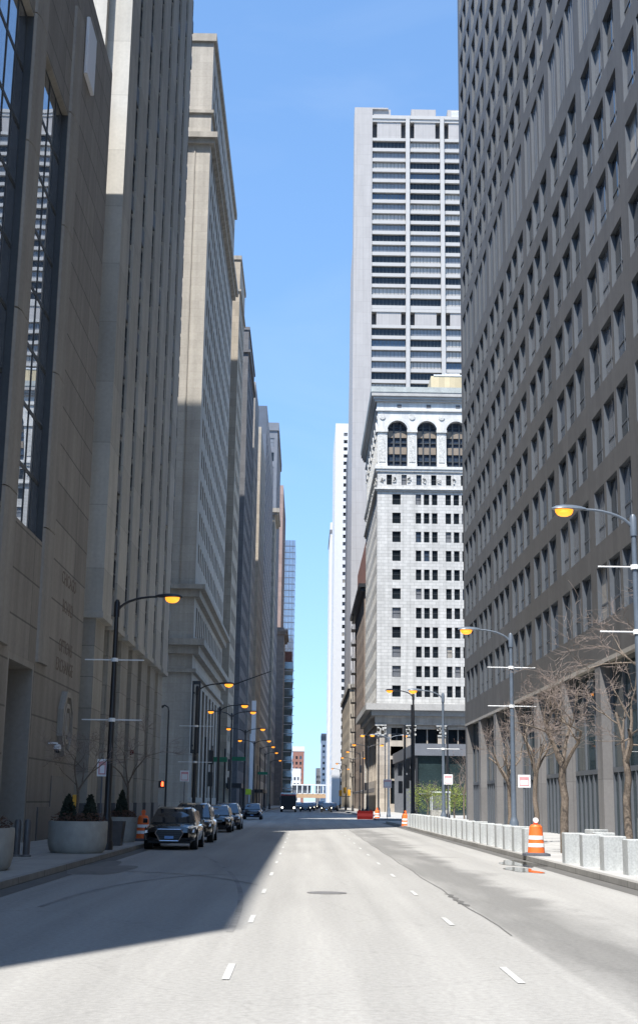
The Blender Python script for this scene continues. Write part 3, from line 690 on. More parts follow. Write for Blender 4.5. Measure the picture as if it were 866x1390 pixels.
# ------------------------------------------------------------------ RIGHT 3: white terracotta building with arcade
XM,YM=12.43,240.0
b=thing('arcaded_office_building','white terracotta office building with big arched top windows and deep cornices','building',(36,262,0))
YM1=286.0; XE=60
wall=MB(); H=[];S=[]
fl=3.43
sc=[(15.15,16.65)]
for k_ in range(8):
    o_=19.34+5.37*k_
    if o_+4<XE: sc+=[(o_,o_+.99),(o_+1.46,o_+2.45),(o_+2.93,o_+3.92)]
rz=[(54.0-fl*k_,55.95-fl*k_) for k_ in range(11)]
SH=[(a,c,z0,z1) for a,c in sc for z0,z1 in rz]
SH+=[(14.1+2.685*k_,15.05+2.685*k_,57.65,59.55) for k_ in range(17)]
ARCH=[14.2+5.37*k_ for k_ in range(8)]
facade(wall,'Y',YM,-1,XM,XE,18.4,61.0,SH,.35,0)
wc=[(YM+2.0+1.2,YM+4.7)]; 
for k_ in range(8): o_=YM+6.0+5.0*k_; wc+=[(o_,o_+1.3),(o_+2.2,o_+3.5)]
WH=[(a,c,z0,z1) for a,c in wc for z0,z1 in rz]
facade(wall,'X',XM,-1,YM,YM1,18.4,61.0,WH,.35,0)
wall.quad((XM,YM1,0),(XE,YM1,0),(XE,YM1,71.6),(XM,YM1,71.6)); wall.quad((XE,YM,0),(XE,YM1,0),(XE,YM1,71.6),(XE,YM,71.6))
wall.build('wall','terra',b)
windows(b,[('Y',YM+.3,-1,*h) for h in SH]+[('X',XM+.3,-1,*h) for h in WH],'frameD','sash',(9,.6,.2,1.2),fw=.05)
# arcade storey
def arcade(pl,c,sg,u0,u1,starts,w,name):
    wl=MB(); n=12; r=w/2; zs,zp,zt=61.0,67.85,71.6
    cur=u0
    for s in starts:
        if s+w>u1: break
        wl.quad(pt(pl,c,cur,zs),pt(pl,c,s,zs),pt(pl,c,s,zt),pt(pl,c,cur,zt))
        mid=s+r
        for k_ in range(n):
            a0=math.pi-math.pi*k_/n; a1=math.pi-math.pi*(k_+1)/n
            p0=(mid+r*math.cos(a0),zp+r*math.sin(a0)); p1=(mid+r*math.cos(a1),zp+r*math.sin(a1))
            wl.quad(pt(pl,c,p0[0],p0[1]),pt(pl,c,p1[0],p1[1]),pt(pl,c,p1[0],zt),pt(pl,c,p0[0],zt))
            wl.quad(pt(pl,c,*p0),pt(pl,c,*p1),pt(pl,c-sg*1.2,*p1),pt(pl,c-sg*1.2,*p0))
            # archivolt ring
            q0=(mid+(r+.5)*math.cos(a0),zp+(r+.5)*math.sin(a0)); q1=(mid+(r+.5)*math.cos(a1),zp+(r+.5)*math.sin(a1))
            e=c+sg*.22
            wl.quad(pt(pl,e,*p0),pt(pl,e,*p1),pt(pl,e,*q1),pt(pl,e,*q0)); wl.quad(pt(pl,c,*q0),pt(pl,c,*q1),pt(pl,e,*q1),pt(pl,e,*q0)); wl.quad(pt(pl,c,*p0),pt(pl,c,*p1),pt(pl,e,*p1),pt(pl,e,*p0))
        for uu in (s,s+w): wl.quad(pt(pl,c,uu,zs),pt(pl,c,uu,zp),pt(pl,c-sg*1.2,uu,zp),pt(pl,c-sg*1.2,uu,zs))
        cur=s+w
        # bay window
        a=MB(); cc=c-sg*1.2
        a.poly([pt(pl,cc,s,zs),pt(pl,cc,s+w,zs)]+[pt(pl,cc,mid+r*math.cos(math.pi*k_/n),zp+r*math.sin(math.pi*k_/n)) for k_ in range(n+1)])
        o=a.build('arched_window','glB',b)
        f=MB(); c1,c2=cc+sg*.02,cc+sg*.3
        for z0,z1 in ((62.9+.7,64.9),(66.5+.2,68.0)): bx(f,pl,c1,c2,s,s+w,z0,z1)
        fr=MB()
        for k_ in (1,2): uu=s+w*k_/3; bx(fr,pl,c1,c2+sg*.1,uu-.13,uu+.13,zs,zp+r*.9)
        for uu in (s+.06,s+w-.06): bx(fr,pl,c1,c2,uu-.06,uu+.06,zs,zp)
        for z in (62.3,65.7,68.6): bx(fr,pl,c1,c2-sg*.05,s+.1,s+w-.1,z-.06,z+.06)
        f.build('spandrel','frameB',o); fr.build('frame','frameD',o)
    wl.quad(pt(pl,c,cur,zs),pt(pl,c,u1,zs),pt(pl,c,u1,zt),pt(pl,c,cur,zt)); wl.build(name,'terraplain',b)
    # pier ornament, imposts, roundels
    orn=MB(); cur=u0; imp=MB()
    for s in list(starts)+[None]:
        e=s if s is not None else None
        if e is None or e+w>u1: break
        if e-cur>.8:
            o1=MB(); bx(o1,pl,c+sg*.0,c+sg*.10,cur+.3,e-.3,61.9,67.0); o1.build('pier_ornament','terraorn',b)
            bx(imp,pl,c,c+sg*.3,cur-.1,e+.1,67.5,67.95); bx(imp,pl,c,c+sg*.25,cur-.05,e+.05,61.0,61.5)
        mid_=(cur+e)/2
        ring=[(mid_+.55*math.cos(t_*math.pi/6),70.4+.55*math.sin(t_*math.pi/6)) for t_ in range(12)]
        orn=MB(); orn.loft([[pt(pl,c,*q) for q in ring],[pt(pl,c+sg*.15,*q) for q in ring]]); orn.build('roundel','terraorn',b)
        cur=e+w
    imp.build('impost','terraplain',b)
arcade('Y',YM,-1,XM,XE,ARCH,3.69,'arcade_wall')
arcade('X',XM,-1,YM,YM1,[YM+1.8+5.37*k_ for k_ in range(8)],3.69,'arcade_wall')
def mband(z0,z1,e,mt,nm):
    c=MB(); c.box(XM-e,XE,YM-e,YM,z0,z1); c.box(XM-e,XM,YM,YM1,z0,z1); return c.build(nm,mt,b)
mband(60.55,61.05,.45,'terraplain','string_course'); mband(60.1,60.55,.25,'terraplain','string_course')
mband(56.75,57.0,.5,'terraplain','string_course'); mband(56.4,56.75,.25,'cornice','string_course')
mband(71.6,73.2,.12,'terraplain','frieze'); mband(71.5,71.75,.3,'terraplain','string_course')
mband(73.2,73.6,.6,'cornice','roof_cornice'); mband(73.6,74.1,.85,'cornice','roof_cornice'); mband(74.1,74.8,1.15,'cornice','roof_cornice'); mband(74.8,75.8,1.25,'copper','roof_coping')
for k_ in range(8): m=MB(); m.box(16.4+5.37*k_-.4,16.4+5.37*k_+.4,YM-.2,YM-.12,72.2,72.75); m.build('frieze_vent','dgrey',b)
# ornament between attic windows
m=MB()
xx=[13.35]+[15.52+2.685*k_ for k_ in range(16)]
for x in xx:
    for k_ in range(10): a=random.uniform(0,6.28); rr=random.uniform(.05,.32); px_,pz_=x+rr*math.cos(a),58.6+1.9*rr*math.sin(a); s_=random.uniform(.09,.16); m.box(px_-s_,px_+s_,YM-.18,YM-.0,pz_-s_,pz_+s_)
m.build('attic_ornament','terraorn',b)
m=MB()
for yy in [YM+1.5+2.685*k_ for k_ in range(16)]:
    for k_ in range(7): a=random.uniform(0,6.28); rr=random.uniform(.05,.32); py_,pz_=yy+rr*math.cos(a),58.6+1.9*rr*math.sin(a); s_=random.uniform(.1,.17); m.box(XM-.25,XM-.0,py_-s_,py_+s_,pz_-s_,pz_+s_)
m.build('attic_ornament','terraorn',b)
# roof
m=MB(); m.box(XM+.2,XE,YM+.2,YM1,71.6,75.0); m.build('roof','mgrey',b)
m=MB(); m.box(22.5,44,YM+3,YM+14,75.0,79.3); m.build('rooftop_shed','yellowshed',b)
m=MB(); m.tube([(25.5,YM+6,80.1),(28.2,YM+6,80.5)],[.65,.3],12); m.box(23,44,YM+2.9,YM+3.02,79.3,79.6); m.build('rooftop_pipe','elwhite',b)
# base: cornice, piers with capitals, recessed openings
mband(17.3,18.4,1.9,'cornice','base_cornice'); mband(16.4,17.3,.9,'cornice','base_cornice'); mband(14.9,16.4,.25,'basestone','entablature')
m=MB(); facade(m,'Y',YM+.3,-1,XM+.02,XE,0,18.4,[(15.0,17.0,12.2,14.4)]+[(19.2+5.37*k_,23.4+5.37*k_,3,14.2) for k_ in range(7)]+[(14.9,17.1,1.5,9.6)],.8); facade(m,'X',XM+.3,-1,YM,YM1,0,18.4,[(YM+3+6*k_,YM+7+6*k_,5.5,13.8) for k_ in range(7)],.6)
m.build('base_wall','basestone',b)
for a,c_,z0,z1 in [(15.0,17.0,12.2,14.4),(14.9,17.1,1.5,9.6)]+[(19.2+5.37*k_,23.4+5.37*k_,3,14.2) for k_ in range(7)]:
    m=MB(); m.quad((a,YM+1.05,z0),(c_,YM+1.05,z0),(c_,YM+1.05,z1),(a,YM+1.05,z1)); o=m.build('base_window','glA',b)
    f=MB(); f.box(a,c_,YM+.85,YM+1.03,(z0+z1)/2-.15,(z0+z1)/2+.15); f.box((a+c_)/2-.1,(a+c_)/2+.1,YM+.85,YM+1.03,z0,z1)
    if z1-z0>8: f.box(a,c_,YM+.3,YM+1.0,9.0,11.2)
    f.build('frame','basestone' if z1-z0>8 else 'frameD',o)
for k_ in range(7):
    a=YM+3+6*k_; m=MB(); m.quad((XM+.85,a,5.5),(XM+.85,a+4,5.5),(XM+.85,a+4,13.8),(XM+.85,a,13.8)); m.build('base_window','glA',b)
for x in [12.5,17.7]+[17.7+5.37*k_ for k_ in range(1,8)]:
    m=MB(); m.box(x,x+1.35,YM-.15,YM+.3,.1,13.2); m.build('pilaster','basestone',b)
    m=MB(); m.box(x-.05,x+1.4,YM-.3,YM-.14,12.9,13.2); 
    for q in range(22):
        s_=random.uniform(.1,.2); px_=x+random.uniform(-.15,1.5); pz_=random.uniform(13.2,14.8); m.box(px_-s_,px_+s_,YM-.45,YM+.1,pz_-s_,pz_+s_)
    m.box(x-.3,x+1.65,YM-.55,YM+.2,14.65,14.88); m.build('capital','terraorn',b)
# street awning of the base
m=MB(); m.loft([[(XM-2.4,YM+6,3.6),(XM,YM+6,4.2),(XM,YM+6,3.4),(XM-2.4,YM+6,3.3)],[(XM-2.4,YM+44,3.6),(XM,YM+44,4.2),(XM,YM+44,3.4),(XM-2.4,YM+44,3.3)]]); m.build('awning','granite',b)
# ------------------------------------------------------------------ RIGHT 4: brown block with red brick penthouse and fire escape
b=simple_building('brown_brick_block','dark brown block with black cornice and a red brick attic behind the white arcaded building',12.6,40,296,352,48,'brnstone',side=1,ecols=10,cornice=('blackmetal',1,((46.6,47.4,.8),(47.4,48.2,1.3))))
m=MB(); m.box(12.9,39,297,345,48.2,58); m.build('attic_wall','brick',b)
fe=thing('fire_escape','black iron fire escape climbing the street face of the dark brown block','fire escape',(12,343,3))
m=MB()
for k_ in range(13):
    z=4+3.6*k_; m.box(11.4,12.58,340,346,z,z+.12); m.box(11.4,11.46,340,346,z+.9,z+.98)
    for yy in (340,342,344,345.9): m.box(11.4,11.46,yy,yy+.06,z,z+.95)
m.build('landings','blackmetal',fe)
m=MB()
for k_ in range(12):
    z=4.1+3.6*k_; m.tube([(11.9,340.5,z),(11.9,345.5,z+3.5)],.08,4)
m.build('stairs','blackmetal',fe)
# ------------------------------------------------------------------ RIGHT 5: pale granite tower (flared)
YC=480.0
b=thing('pale_granite_tower','tall pale granite tower with banded floors between vertical piers and a blank end wall','building',(36,510,0))
def endwall(x0,x1):
    m=MB(); pr=[(0,YC-4,YC+62),(60,YC-1.2,YC+58),(120,YC-.3,YC+50),(190,YC,YC+38),(208,YC,YC+34),(210,YC,YC+12),(262.8,YC,YC+9)]
    m.loft([[(x0,a,z),(x1,a,z),(x1,c,z),(x0,c,z)] for z,a,c in pr]); return m
endwall(15.6,22.45).build('end_wall','chase',b)
colx=[22.6,36.0,49.2,62.5,75.8,89.1,102.4]
for x in colx[1:]:
    m=MB(); m.loft([[(x-.75,YC-4.2,0),(x+.75,YC-4.2,0),(x+.75,YC+8.5,0),(x-.75,YC+8.5,0)],[(x-.75,YC-1.4,60),(x+.75,YC-1.4,60),(x+.75,YC+8.5,60),(x-.75,YC+8.5,60)],[(x-.75,YC-.5,130),(x+.75,YC-.5,130),(x+.75,YC+8.5,130),(x-.75,YC+8.5,130)],[(x-.75,YC-.5,259.5),(x+.75,YC-.5,259.5),(x+.75,YC+8.5,259.5),(x-.75,YC+8.5,259.5)]]); m.build('pier','chasetrim',b)
m=MB(); m.box(22.4,102.6,YC+3.2,YC+8.8,0,258); m.build('core','dgrey',b)
fl=4.27; ztop=250.0; wins=[]
bands=MB(); solid=MB()
k_=0; z=ztop
mech=[ztop-17*fl+1]
bays=[(22.5,35.2),(36.8,48.4),(50,61.7),(63.3,75.0),(76.6,88.3),(89.9,101.6)]
zlist=[]; z=246.4; n=0
while z>60:
    if n==16: z-=7.6; zm=z+.6; n+=1; continue
    zlist.append(z); z-=fl; n+=1
for a,c in bays:
    for z in zlist:
        bands.box(a,c,YC+.2,YC+3.2,z-1.35,z-.03)      # sill band below strip
        wins.append(('Y',YC+1.3,-1,a+.02,c-.02,z,z+fl-1.35-.02))
    for z0,z1 in ((250.6,257.4),(174.62,179.78)):
        bands.box(a,c,YC+.2,YC+3.2,z1,z1+1.17); bands.box(a,c,YC+.2,YC+3.2,z0-1.17,z0)
        pp=MB(); pp.box(a+1.8,c-1.7,YC+.6,YC+3.15,z0,z1); pp.build('plant_floor_panel','chase',b)
bands.box(22.4,102.9,YC-.2,YC+3.2,258.6,260)
bands.build('floor_bands','chasetrim',b); 
windows(b,wins,'frameD','strip',(5,1,3,6),fw=.16)
m=MB(); m.box(15.62,28.5,YC+.1,YC+8.9,262.7,263.3); m.box(22.5,29.5,YC+1,YC+8.5,258,263); m.box(37.5,47,YC+1,YC+8.5,260,263.3); m.box(51.5,63,YC+1,YC+8.5,260,263.3); m.build('roof_plant','chase',b)
m=MB()
for k_ in range(5): m.box(53,61,YC+.85,YC+.98,260.5+.5*k_,260.7+.5*k_)
m.box(56.8,57.1,YC+.7,YC+.84,260.9,262.7); m.box(57.1,62,YC+.7,YC+.84,262.4,262.7); m.box(57.1,62,YC+.7,YC+.84,260.9,261.2); m.build('roof_louvre','signw',b)
# white towers beyond
simple_building('white_residential_tower','bright white tower with small dark windows, behind the pale granite tower',12.8,40,640,700,181,'white',side=1,ecols=12,ww=2.0,wh=1.7,fl=3.6,scols=[(16.8,18.6)],zb=8)
simple_building('grey_white_tower','slim greyish-white tower left of the brighter white one',12.3,40,730,780,150,'offwhite',side=1,ecols=10,scols=[(14.2,15.3)],fl=6,wh=4.6,cornice=('dgrey',1,((144,146,.3),)),zb=8)
simple_building('dark_slot_tower','narrow dark tower squeezed between the white tower and the pale granite tower',16.9,40,552,600,150,'dgrey',side=1,ecols=12,ww=2.6,fl=3.8,zb=8)
simple_building('stepped_stone_block','mid-height cream block low down before the white towers',12.6,40,390,470,34,'tan',side=1,ecols=14,zb=5,cornice=('beigetrim',1,((33,34.3,.5),)))
# ================================================================== STREET FURNITURE
def make_lamp(name,label,x,y,side,col='polegrey',h=9.15,double=False,rods=True,group='street lamps along both kerbs',z0=.15,sc=1.0):
    """side=+1: on the right kerb, arm reaches to -x"""
    t=thing(name,label,'street lamp',(x,y,z0),group,local=True)
    m=MB(); m.lathe(0,0,[(.24,0),(.24,.25),(.2,.3),(.19,.9),(.15,1.0),(.11,1.15),(.10,3),(.085,6),(.07,h-.2)],12); m.lathe(0,0,[(.1,h-.55),(.1,h-.05),(.05,h+.05)],10); m.build('pole',col,t,True)
    for s in ((-side,side) if double else (-side,)):
        m=MB(); pts=[]; 
        for k in range(9):
            q=k/8*math.pi/2; pts.append((s*(1.25*math.sin(q)),0,h-.45+.75*math.sin(q)*(.35+.65*math.sin(q)) if False else h-.45+.62*math.sin(q)))
        pts=[(s*1.35*(1-math.cos(k/8*math.pi/2)),0,h-.45+.62*math.sin(k/8*math.pi/2)) for k in range(9)]
        m.tube(pts,[.05-.002*k for k in range(9)],8); arm=m.build('arm',col,t,True)
        z=h+.19; hd=MB()
        secs=[(1.28,.05,.05),(1.42,.10,.09),(1.65,.17,.12),(1.9,.19,.12),(2.1,.16,.09),(2.22,.06,.03)]
        hd.loft([[(s*a,w*math.cos(2*math.pi*k/12),z-.02+hh*max(-.15,math.sin(2*math.pi*k/12))) for k in range(12)] for a,w,hh in secs])
        H_=hd.build('lamp_head',col,t,True)
        l=MB(); l.loft([[(s*1.87+.25*rr*math.cos(2*math.pi*k/14),.16*rr*math.sin(2*math.pi*k/14),z-.03-dz) for k in range(14)] for rr,dz in ((1,0),(.95,.08),(.75,.15),(.4,.19),(.05,.2))]); l.build('lamp_lens','amber',H_,True)
    if rods:
        for z in rods if isinstance(rods,(list,tuple)) else (7.75,6.0):
            m=MB(); m.tube([(-1.0,0,z),(1.0,0,z)],.022,6); m.lathe(0,0,[(.12,z-.06),(.12,z+.06)],10); m.build('banner_rod','bannerw',t)
    return t
L=[('RN',8.82,36.2,1,'polegrey',9.3,False,(7.9,6.15),'street lamp nearest on the right, its pole cut by the picture edge'),
 ('R2',8.6,57.3,1,'polegrey',8.6,False,(7.2,5.6),'blue-grey street lamp behind the bare trees, standing behind the granite block row'),
 ('R3',8.6,86,1,'polegrey',8.3,False,(4.9,),'street lamp in front of the charcoal pavilion, its head just left of the pole top'),
 ('R4',8.55,109,1,'poleblk',10.1,False,None,'black street lamp on a thick signal pole at the far end of the granite blocks'),
 ('R5',9.6,158,1,'polegrey',8.9,True,None,'twin-armed grey street lamp before the white arcaded building'),
 ('R6',8.6,161,1,'poleblk',9.0,False,None,'slim dark street lamp beside the red barriers')]
for i,(k,x,y,s,c,h,d,r,lab) in enumerate(L): make_lamp('street_lamp',lab,x,y,s,c,h,d,r)
far_r=[(8.6,188,True,'right-hand lamp just beyond the red barriers'),(8.6,215,False,'right-hand lamp at the near corner of the white arcaded building'),(8.6,245,True,'right-hand lamp by the middle of the white arcaded building'),(8.6,285,False,'right-hand lamp before the dark brown block'),(8.6,330,True,'right-hand lamp below the fire escape')]
for x,y,d,lab in far_r: make_lamp('street_lamp','street lamp, '+lab,x,y,1,'poleblk',9.0,d,None)
LL=[(-7.0,50.3,False,(6.2,4.2),8.2,'black street lamp nearest on the left, rising beside the big planter'),(-7.0,89.6,False,(5.9,3.8),8.25,'black street lamp behind the second parked car'),
 (-7.0,114,False,None,8.5,'black street lamp at the left corner before the beige block'),(-7.0,133,True,None,9.1,'twin-headed black street lamp on the left, the larger of the pair'),(-7.0,165,True,None,9.1,'twin-headed black street lamp beside the beige block'),
 (-7.0,195,True,None,9.0,'small twin-headed street lamp at the far end of the beige block'),(-7.0,222,False,None,9.2,'small single street lamp by the tan tower, upper of the far amber row'),(-7.0,250,False,None,9.2,'small single street lamp by the dark grey tower, in the far amber row'),(-7.0,290,False,None,9.0,'lowest and farthest amber street lamp on the left')]
for x,y,d,r,h,lab in LL: make_lamp('street_lamp',lab,-6.45,y*.921,-1,'poleblk',h,d,r)
# gooseneck pole with pedestrian signal at left corner
t=thing('signal_pole','thin black pole with a small hooked top and a red pedestrian signal','signal pole',(-10.2,103.7,.15),local=True)
m=MB(); m.lathe(0,0,[(.12,0),(.08,.4),(.06,8.1)],8); m.tube([(0,0,8.1),(-.05,0,8.35),(-.3,0,8.5),(-.55,0,8.35)],[.05,.05,.06,.12],8); m.build('pole','poleblk',t,True)
m=MB(); m.box(-.75,-.1,-.2,.1,2.45,2.95); o=m.build('pedestrian_signal','poleblk',t)
m=MB(); m.box(-.32,-.16,-.23,-.2,2.55,2.85); m.tube([(-.24,-.215,2.8),(-.24,-.215,2.9)],.05,6); m.build('red_hand','redlight',o)
def signal_head(t,x,y,z,col='poleblk',back=True,w=.36):
    m=MB(); m.cbox(x-w/2,x+w/2,y-.15,y+.15,z,z+1.05,.03); o=m.build('signal_head',col,t)
    for k in range(3):
        v=MB(); v.tube([(x,y+.15,z+.18+.34*k),(x,y+.42,z+.16+.34*k)],[.15,.15],10); v.build('visor',col,o)
    return o
def signal_pole(label,x,y,h,heads,col='poleblk',r=.11,group=None):
    t=thing('traffic_signal',label,'traffic signal',(x,y,.15),group,local=True)
    m=MB(); m.lathe(0,0,[(r*2.6,0),(r*2.4,.5),(r*1.3,.75),(r,1.0),(r*.9,h)],12); m.build('pole',col,t,True)
    for (dx,z) in heads: signal_head(t,dx,0,z,col)
    return t
signal_pole('black traffic signal pole with stacked signal heads seen from behind, left of the thick pole',8.82,122,8.3,[(-.38,2.4),(.42,3.5),(-.42,3.9)])
signal_pole('thick black signal mast carrying the tall lamp arm near the granite blocks',8.55,109.6,9.2,[(-.45,2.7),(-.42,3.9)],r=.16)
signal_pole('black traffic signal behind the blue-grey lamp pole, before the charcoal pavilion',13.2,128,8.6,[(-.42,2.6),(-.42,4.0)],r=.08)
signal_pole('slender traffic signal beside the far right kerb with heads halfway up',8.3,196,8.6,[(.35,3.2),(-.35,5.6)],r=.09)
for x,y,lab in ((-7.4,104,'black traffic signal on the left corner next to a green street sign'),(-7.2,127,'black traffic signal across the side street, before the beige block')):
    signal_pole(lab,x,y,6.2,[(.45,2.6),(.45,4.2)],r=.09)
for x,y,z,lab,w in ((-6.4,106,4.6,'green street name sign on the left, nearer and brighter one',1.7),(-6.0,128,5.3,'green street name sign on the left, farther darker one',1.9),(-5.6,190,5.2,'small green street name sign far down on the left',2.0)):
    t=thing('street_name_sign',lab,'street sign',(x,y,z),local=True); w*=.65; m=MB(); m.box(-w/2,w/2,-.03,.03,0,.36); m.build('sign_panel','green',t)
    m=MB(); m.box(-w/2+.25,w/2-.25,-.036,-.031,.14,.26); m.build('lettering_band','elwhite',t) if False else None
    m=MB(); m.lathe(-w/2-.05,0,[(.07,-z+.15),(.06,1.2)],8); m.build('pole','poleblk',t)
# no-parking style signs
def small_sign(label,x,y,z,w=.5,h=.62,ph=None):
    t=thing('parking_sign',label,'sign',(x,y,.15),'small white parking signs',local=True)
    m=MB(); m.tube([(0,.05,0),(0,.05,z+h+.05)],.03,6); m.build('post','steel',t)
    m=MB(); m.box(-w/2,w/2,-.015,.015,z,z+h); o=m.build('sign_face','signw',t)
    m=MB(); m.box(-w/2+.05,w/2-.05,-.022,-.016,z+.06,z+.1); m.box(-w/2+.05,w/2-.05,-.022,-.016,z+h-.2,z+h-.08); m.box(-w/2+.05,-w/2+.09,-.022,-.016,z+.1,z+h-.2); m.box(w/2-.09,w/2-.05,-.022,-.016,z+.1,z+h-.2); m.build('red_print','signr',o)
small_sign('white parking sign on the near left lamp post, faintly lilac',-6.68,46.3,2.35,.34,.56)
small_sign('white parking sign by the second left lamp post above the parked cars',-6.9,81,2.65,.52,.62)
small_sign('white and red parking sign beside the blue-grey lamp behind the granite blocks',8.95,56.7,2.3,.5,.5)
small_sign('white parking sign by the lamp before the charcoal pavilion',8.85,85.6,2.75,.55,.6)
small_sign('small white parking sign on a slim pole left of the signal pole',8.2,137,3.0,.8,.8)
t=thing('warning_sign','small fluorescent yellow-green sign far down the left pavement','sign',(-6.9,175,.15),local=True)
m=MB(); m.tube([(0,0,0),(0,0,2.6)],.04,6); m.build('post','steel',t); m=MB(); m.box(-.35,.35,-.06,-.04,2.3,3.0); m.build('sign_face','lime_y',t)
# white flag pole strip
t=thing('banner_mast','tall white vertical banner mast on the left pavement beyond the beige block corner','banner',(-7.4,190,.15),local=True)
m=MB(); m.tube([(0,0,0),(0,0,10.5)],.12,8); m.build('pole','elwhite',t); m=MB(); m.box(.1,.7,-.02,.02,9.5,15.0); m.box(.1,.5,-.02,.02,3,9.4); m.build('banner','signw',t)
t=thing('flagpole','slanting flagpole reaching out from the left facades','flagpole',(-9.9,190,17.3),local=True)
m=MB(); m.tube([(0,0,0),(5.1,0,1.9)],[.09,.05],8); m.build('pole','poleblk',t)
# ---- granite blocks (barrier row)
GB=[]
def gblock(label,x,y,rz=0):
    global GB0
    m=MB(); m.cbox(-.3,.3,-.26,.26,0,.86+random.uniform(-.02,.02),.02); o=m.build('granite_block','gblock',None); tag(o,label,'granite block','white granite barrier blocks along the right kerb'); o.location=(x,y,.15); o.rotation_euler.z=rz; return o
ys=[]; y=47.9
while y<101.5: ys.append(y); y+=2.3
pos=['nearest','second','third','fourth','fifth','sixth','seventh','eighth','ninth','tenth','eleventh','twelfth','thirteenth','fourteenth','fifteenth','sixteenth','seventeenth','eighteenth','nineteenth','twentieth','twenty-first','twenty-second','twenty-third','twenty-fourth']
for i,y in enumerate(ys): gblock('white granite block, %s of the long row beyond the big orange drum'%pos[i],7.76+random.uniform(-.03,.03),y,random.uniform(-.04,.04))
pos2=['first beyond the gap','second','third','fourth','fifth','sixth','seventh']
y=40.9
for i in range(7): gblock('white granite block of the near right row, %s counted from the drum'%pos2[i],7.86+(40.9-y)*.045+random.uniform(-.02,.02),y,random.uniform(-.04,.04)); y-=2.15
for i,(x,y,lab) in enumerate(((9.1,42.6,'behind the start of the near row'),(13.2,44.6,'standing alone near the lobby glass, left one'),(14.0,43.6,'standing alone near the lobby glass, right one'),(10.4,40.8,'in the back row by the tree trunk'),(9.7,46.5,'just behind the tree beside the drum'))):
    gblock('white granite block '+lab,x,y,.1*i)
# ---- drums
def drum(label,x,y,light=True,lc='signw',z0=0,s=1.0,group='orange traffic drums'):
    t=thing('traffic_drum',label,'traffic drum',(x,y,z0),group,local=True)
    m=MB(); m.loft([[(r*1.25*math.copysign(abs(math.cos(a))**.6,math.cos(a)),r*1.25*math.copysign(abs(math.sin(a))**.6,math.sin(a)),z) for a in [2*math.pi*(k+.5)/16 for k in range(16)]] for r,z in ((.36,0),(.35,.07),(.26,.1))]); m.build('rubber_base','rubberg',t)
    zz=[(.08,.28,'orange'),(.28,.40,'reflect'),(.40,.52,'orange'),(.52,.64,'reflect'),(.64,.92,'orange')]
    rad=lambda z: .29-.085*z
    for a,b_,mt in zz:
        m=MB(); e=.0 if mt=='orange' else .006; m.lathe(0,0,[(rad(a)+e,a),(rad(b_)+e,b_)],24); m.build('body_ring' if mt=='orange' else 'reflective_band',mt,t,True)
    m=MB(); m.lathe(0,0,[(rad(.92),.92),(.17,.96),(.16,.99),(.0,.99)],20); m.box(-.07,.07,-.03,.03,.98,1.06); m.build('top','orange',t,True)
    if light:
        m=MB(); m.tube([(0,-.06,1.13),(0,.06,1.13)],.085,14); m.build('warning_light',lc,t,True)
    return t
drum('large orange drum with white bands and pale round light at the gap between granite blocks',7.66,46.3,z0=.15)
drum('small orange drum at the far end of the granite block row',7.45,102.5,lc='orange')
drum('orange drum in the shade behind the round planter, left pavement',-6.42,56.6,lc='orange',z0=.15)
drum('faint orange-red drum at the right end of the red barriers',7.75,147.5,lc='orange')
for i,(x,y,w,lab) in enumerate(((6.5,147.5,1.7,'long red plastic barrier across the right lane far away'),)):
    t=thing('plastic_barrier',lab,'barrier',(x,y,0),local=True)
    m=MB(); m.loft([[(-w/2,-.25,0),(w/2,-.25,0),(w/2,.25,0),(-w/2,.25,0)],[(-w/2,-.25,.3),(w/2,-.25,.3),(w/2,.25,.3),(-w/2,.25,.3)],[(-w/2,-.1,.6),(w/2,-.1,.6),(w/2,.1,.6),(-w/2,.1,.6)],[(-w/2,-.1,.85),(w/2,-.1,.85),(w/2,.1,.85),(-w/2,.1,.85)]]); m.build('body','redplastic',t)
    m=MB(); m.tube([(-w/2+.25,0,.85),(-w/2+.25,0,.95)],.1,8); m.tube([(w/2-.25,0,.85),(w/2-.25,0,.95)],.1,8); m.build('filler_cap','redplastic',t)
# ---- left pavement items
def planter(label,x,y,sx,sy,h=.95,group='round concrete planters on the left pavement'):
    t=thing('concrete_planter',label,'planter',(x,y,.15),group,local=True)
    m=MB(); m.lathe(0,0,[(.84,0),(.93,.08),(.99,.3),(1.0,h-.08),(.985,h),(.9,h),(.88,h-.12)],40,sx=sx,sy=sy,cap=False); m.build('bowl','concrete',t,True)
    m=MB(); m.lathe(0,0,[(.0,h-.1),(.9,h-.13)],32,sx=sx,sy=sy,cap=False); m.build('soil','soil',t)
    return t
planter('large round concrete planter with two dark conifers, left of the near lamp post',-6.95,43.6,.91,.91)
planter('round concrete planter partly cut by the left picture edge',-7.6,32.7,.92,.92)
planter('smaller round concrete planter behind the lamp post, next to the orange drum',-7.0,54.6,.57,.57)
t=thing('square_planter','dark square planter box between the lamp post and the round planter','planter',(-6.85,50.6,.15),local=True)
m=MB(); m.loft([[(-.36,-.36,0),(.36,-.36,0),(.36,.36,0),(-.36,.36,0)],[(-.44,-.44,.85),(.44,-.44,.85),(.44,.44,.85),(-.44,.44,.85)],[(-.36,-.36,.85),(.36,-.36,.85),(.36,.36,.85),(-.36,.36,.85)],[(-.36,-.36,.75),(.36,-.36,.75),(.36,.36,.75),(-.36,.36,.75)]]); m.build('box','granite',t)
def leafmass(n,f,size,flat=.6):
    m=MB()
    for _ in range(n):
        p=Vector(f()); s=size*random.uniform(.6,1.4); a=Vector((random.gauss(0,1),random.gauss(0,1),random.gauss(0,1)*flat)).normalized(); b_=a.cross(Vector((random.gauss(0,1),random.gauss(0,1),random.gauss(0,1)))).normalized()
        m.poly([p-a*s,p+b_*s*.4,p+a*s,p-b_*s*.4])
    return m
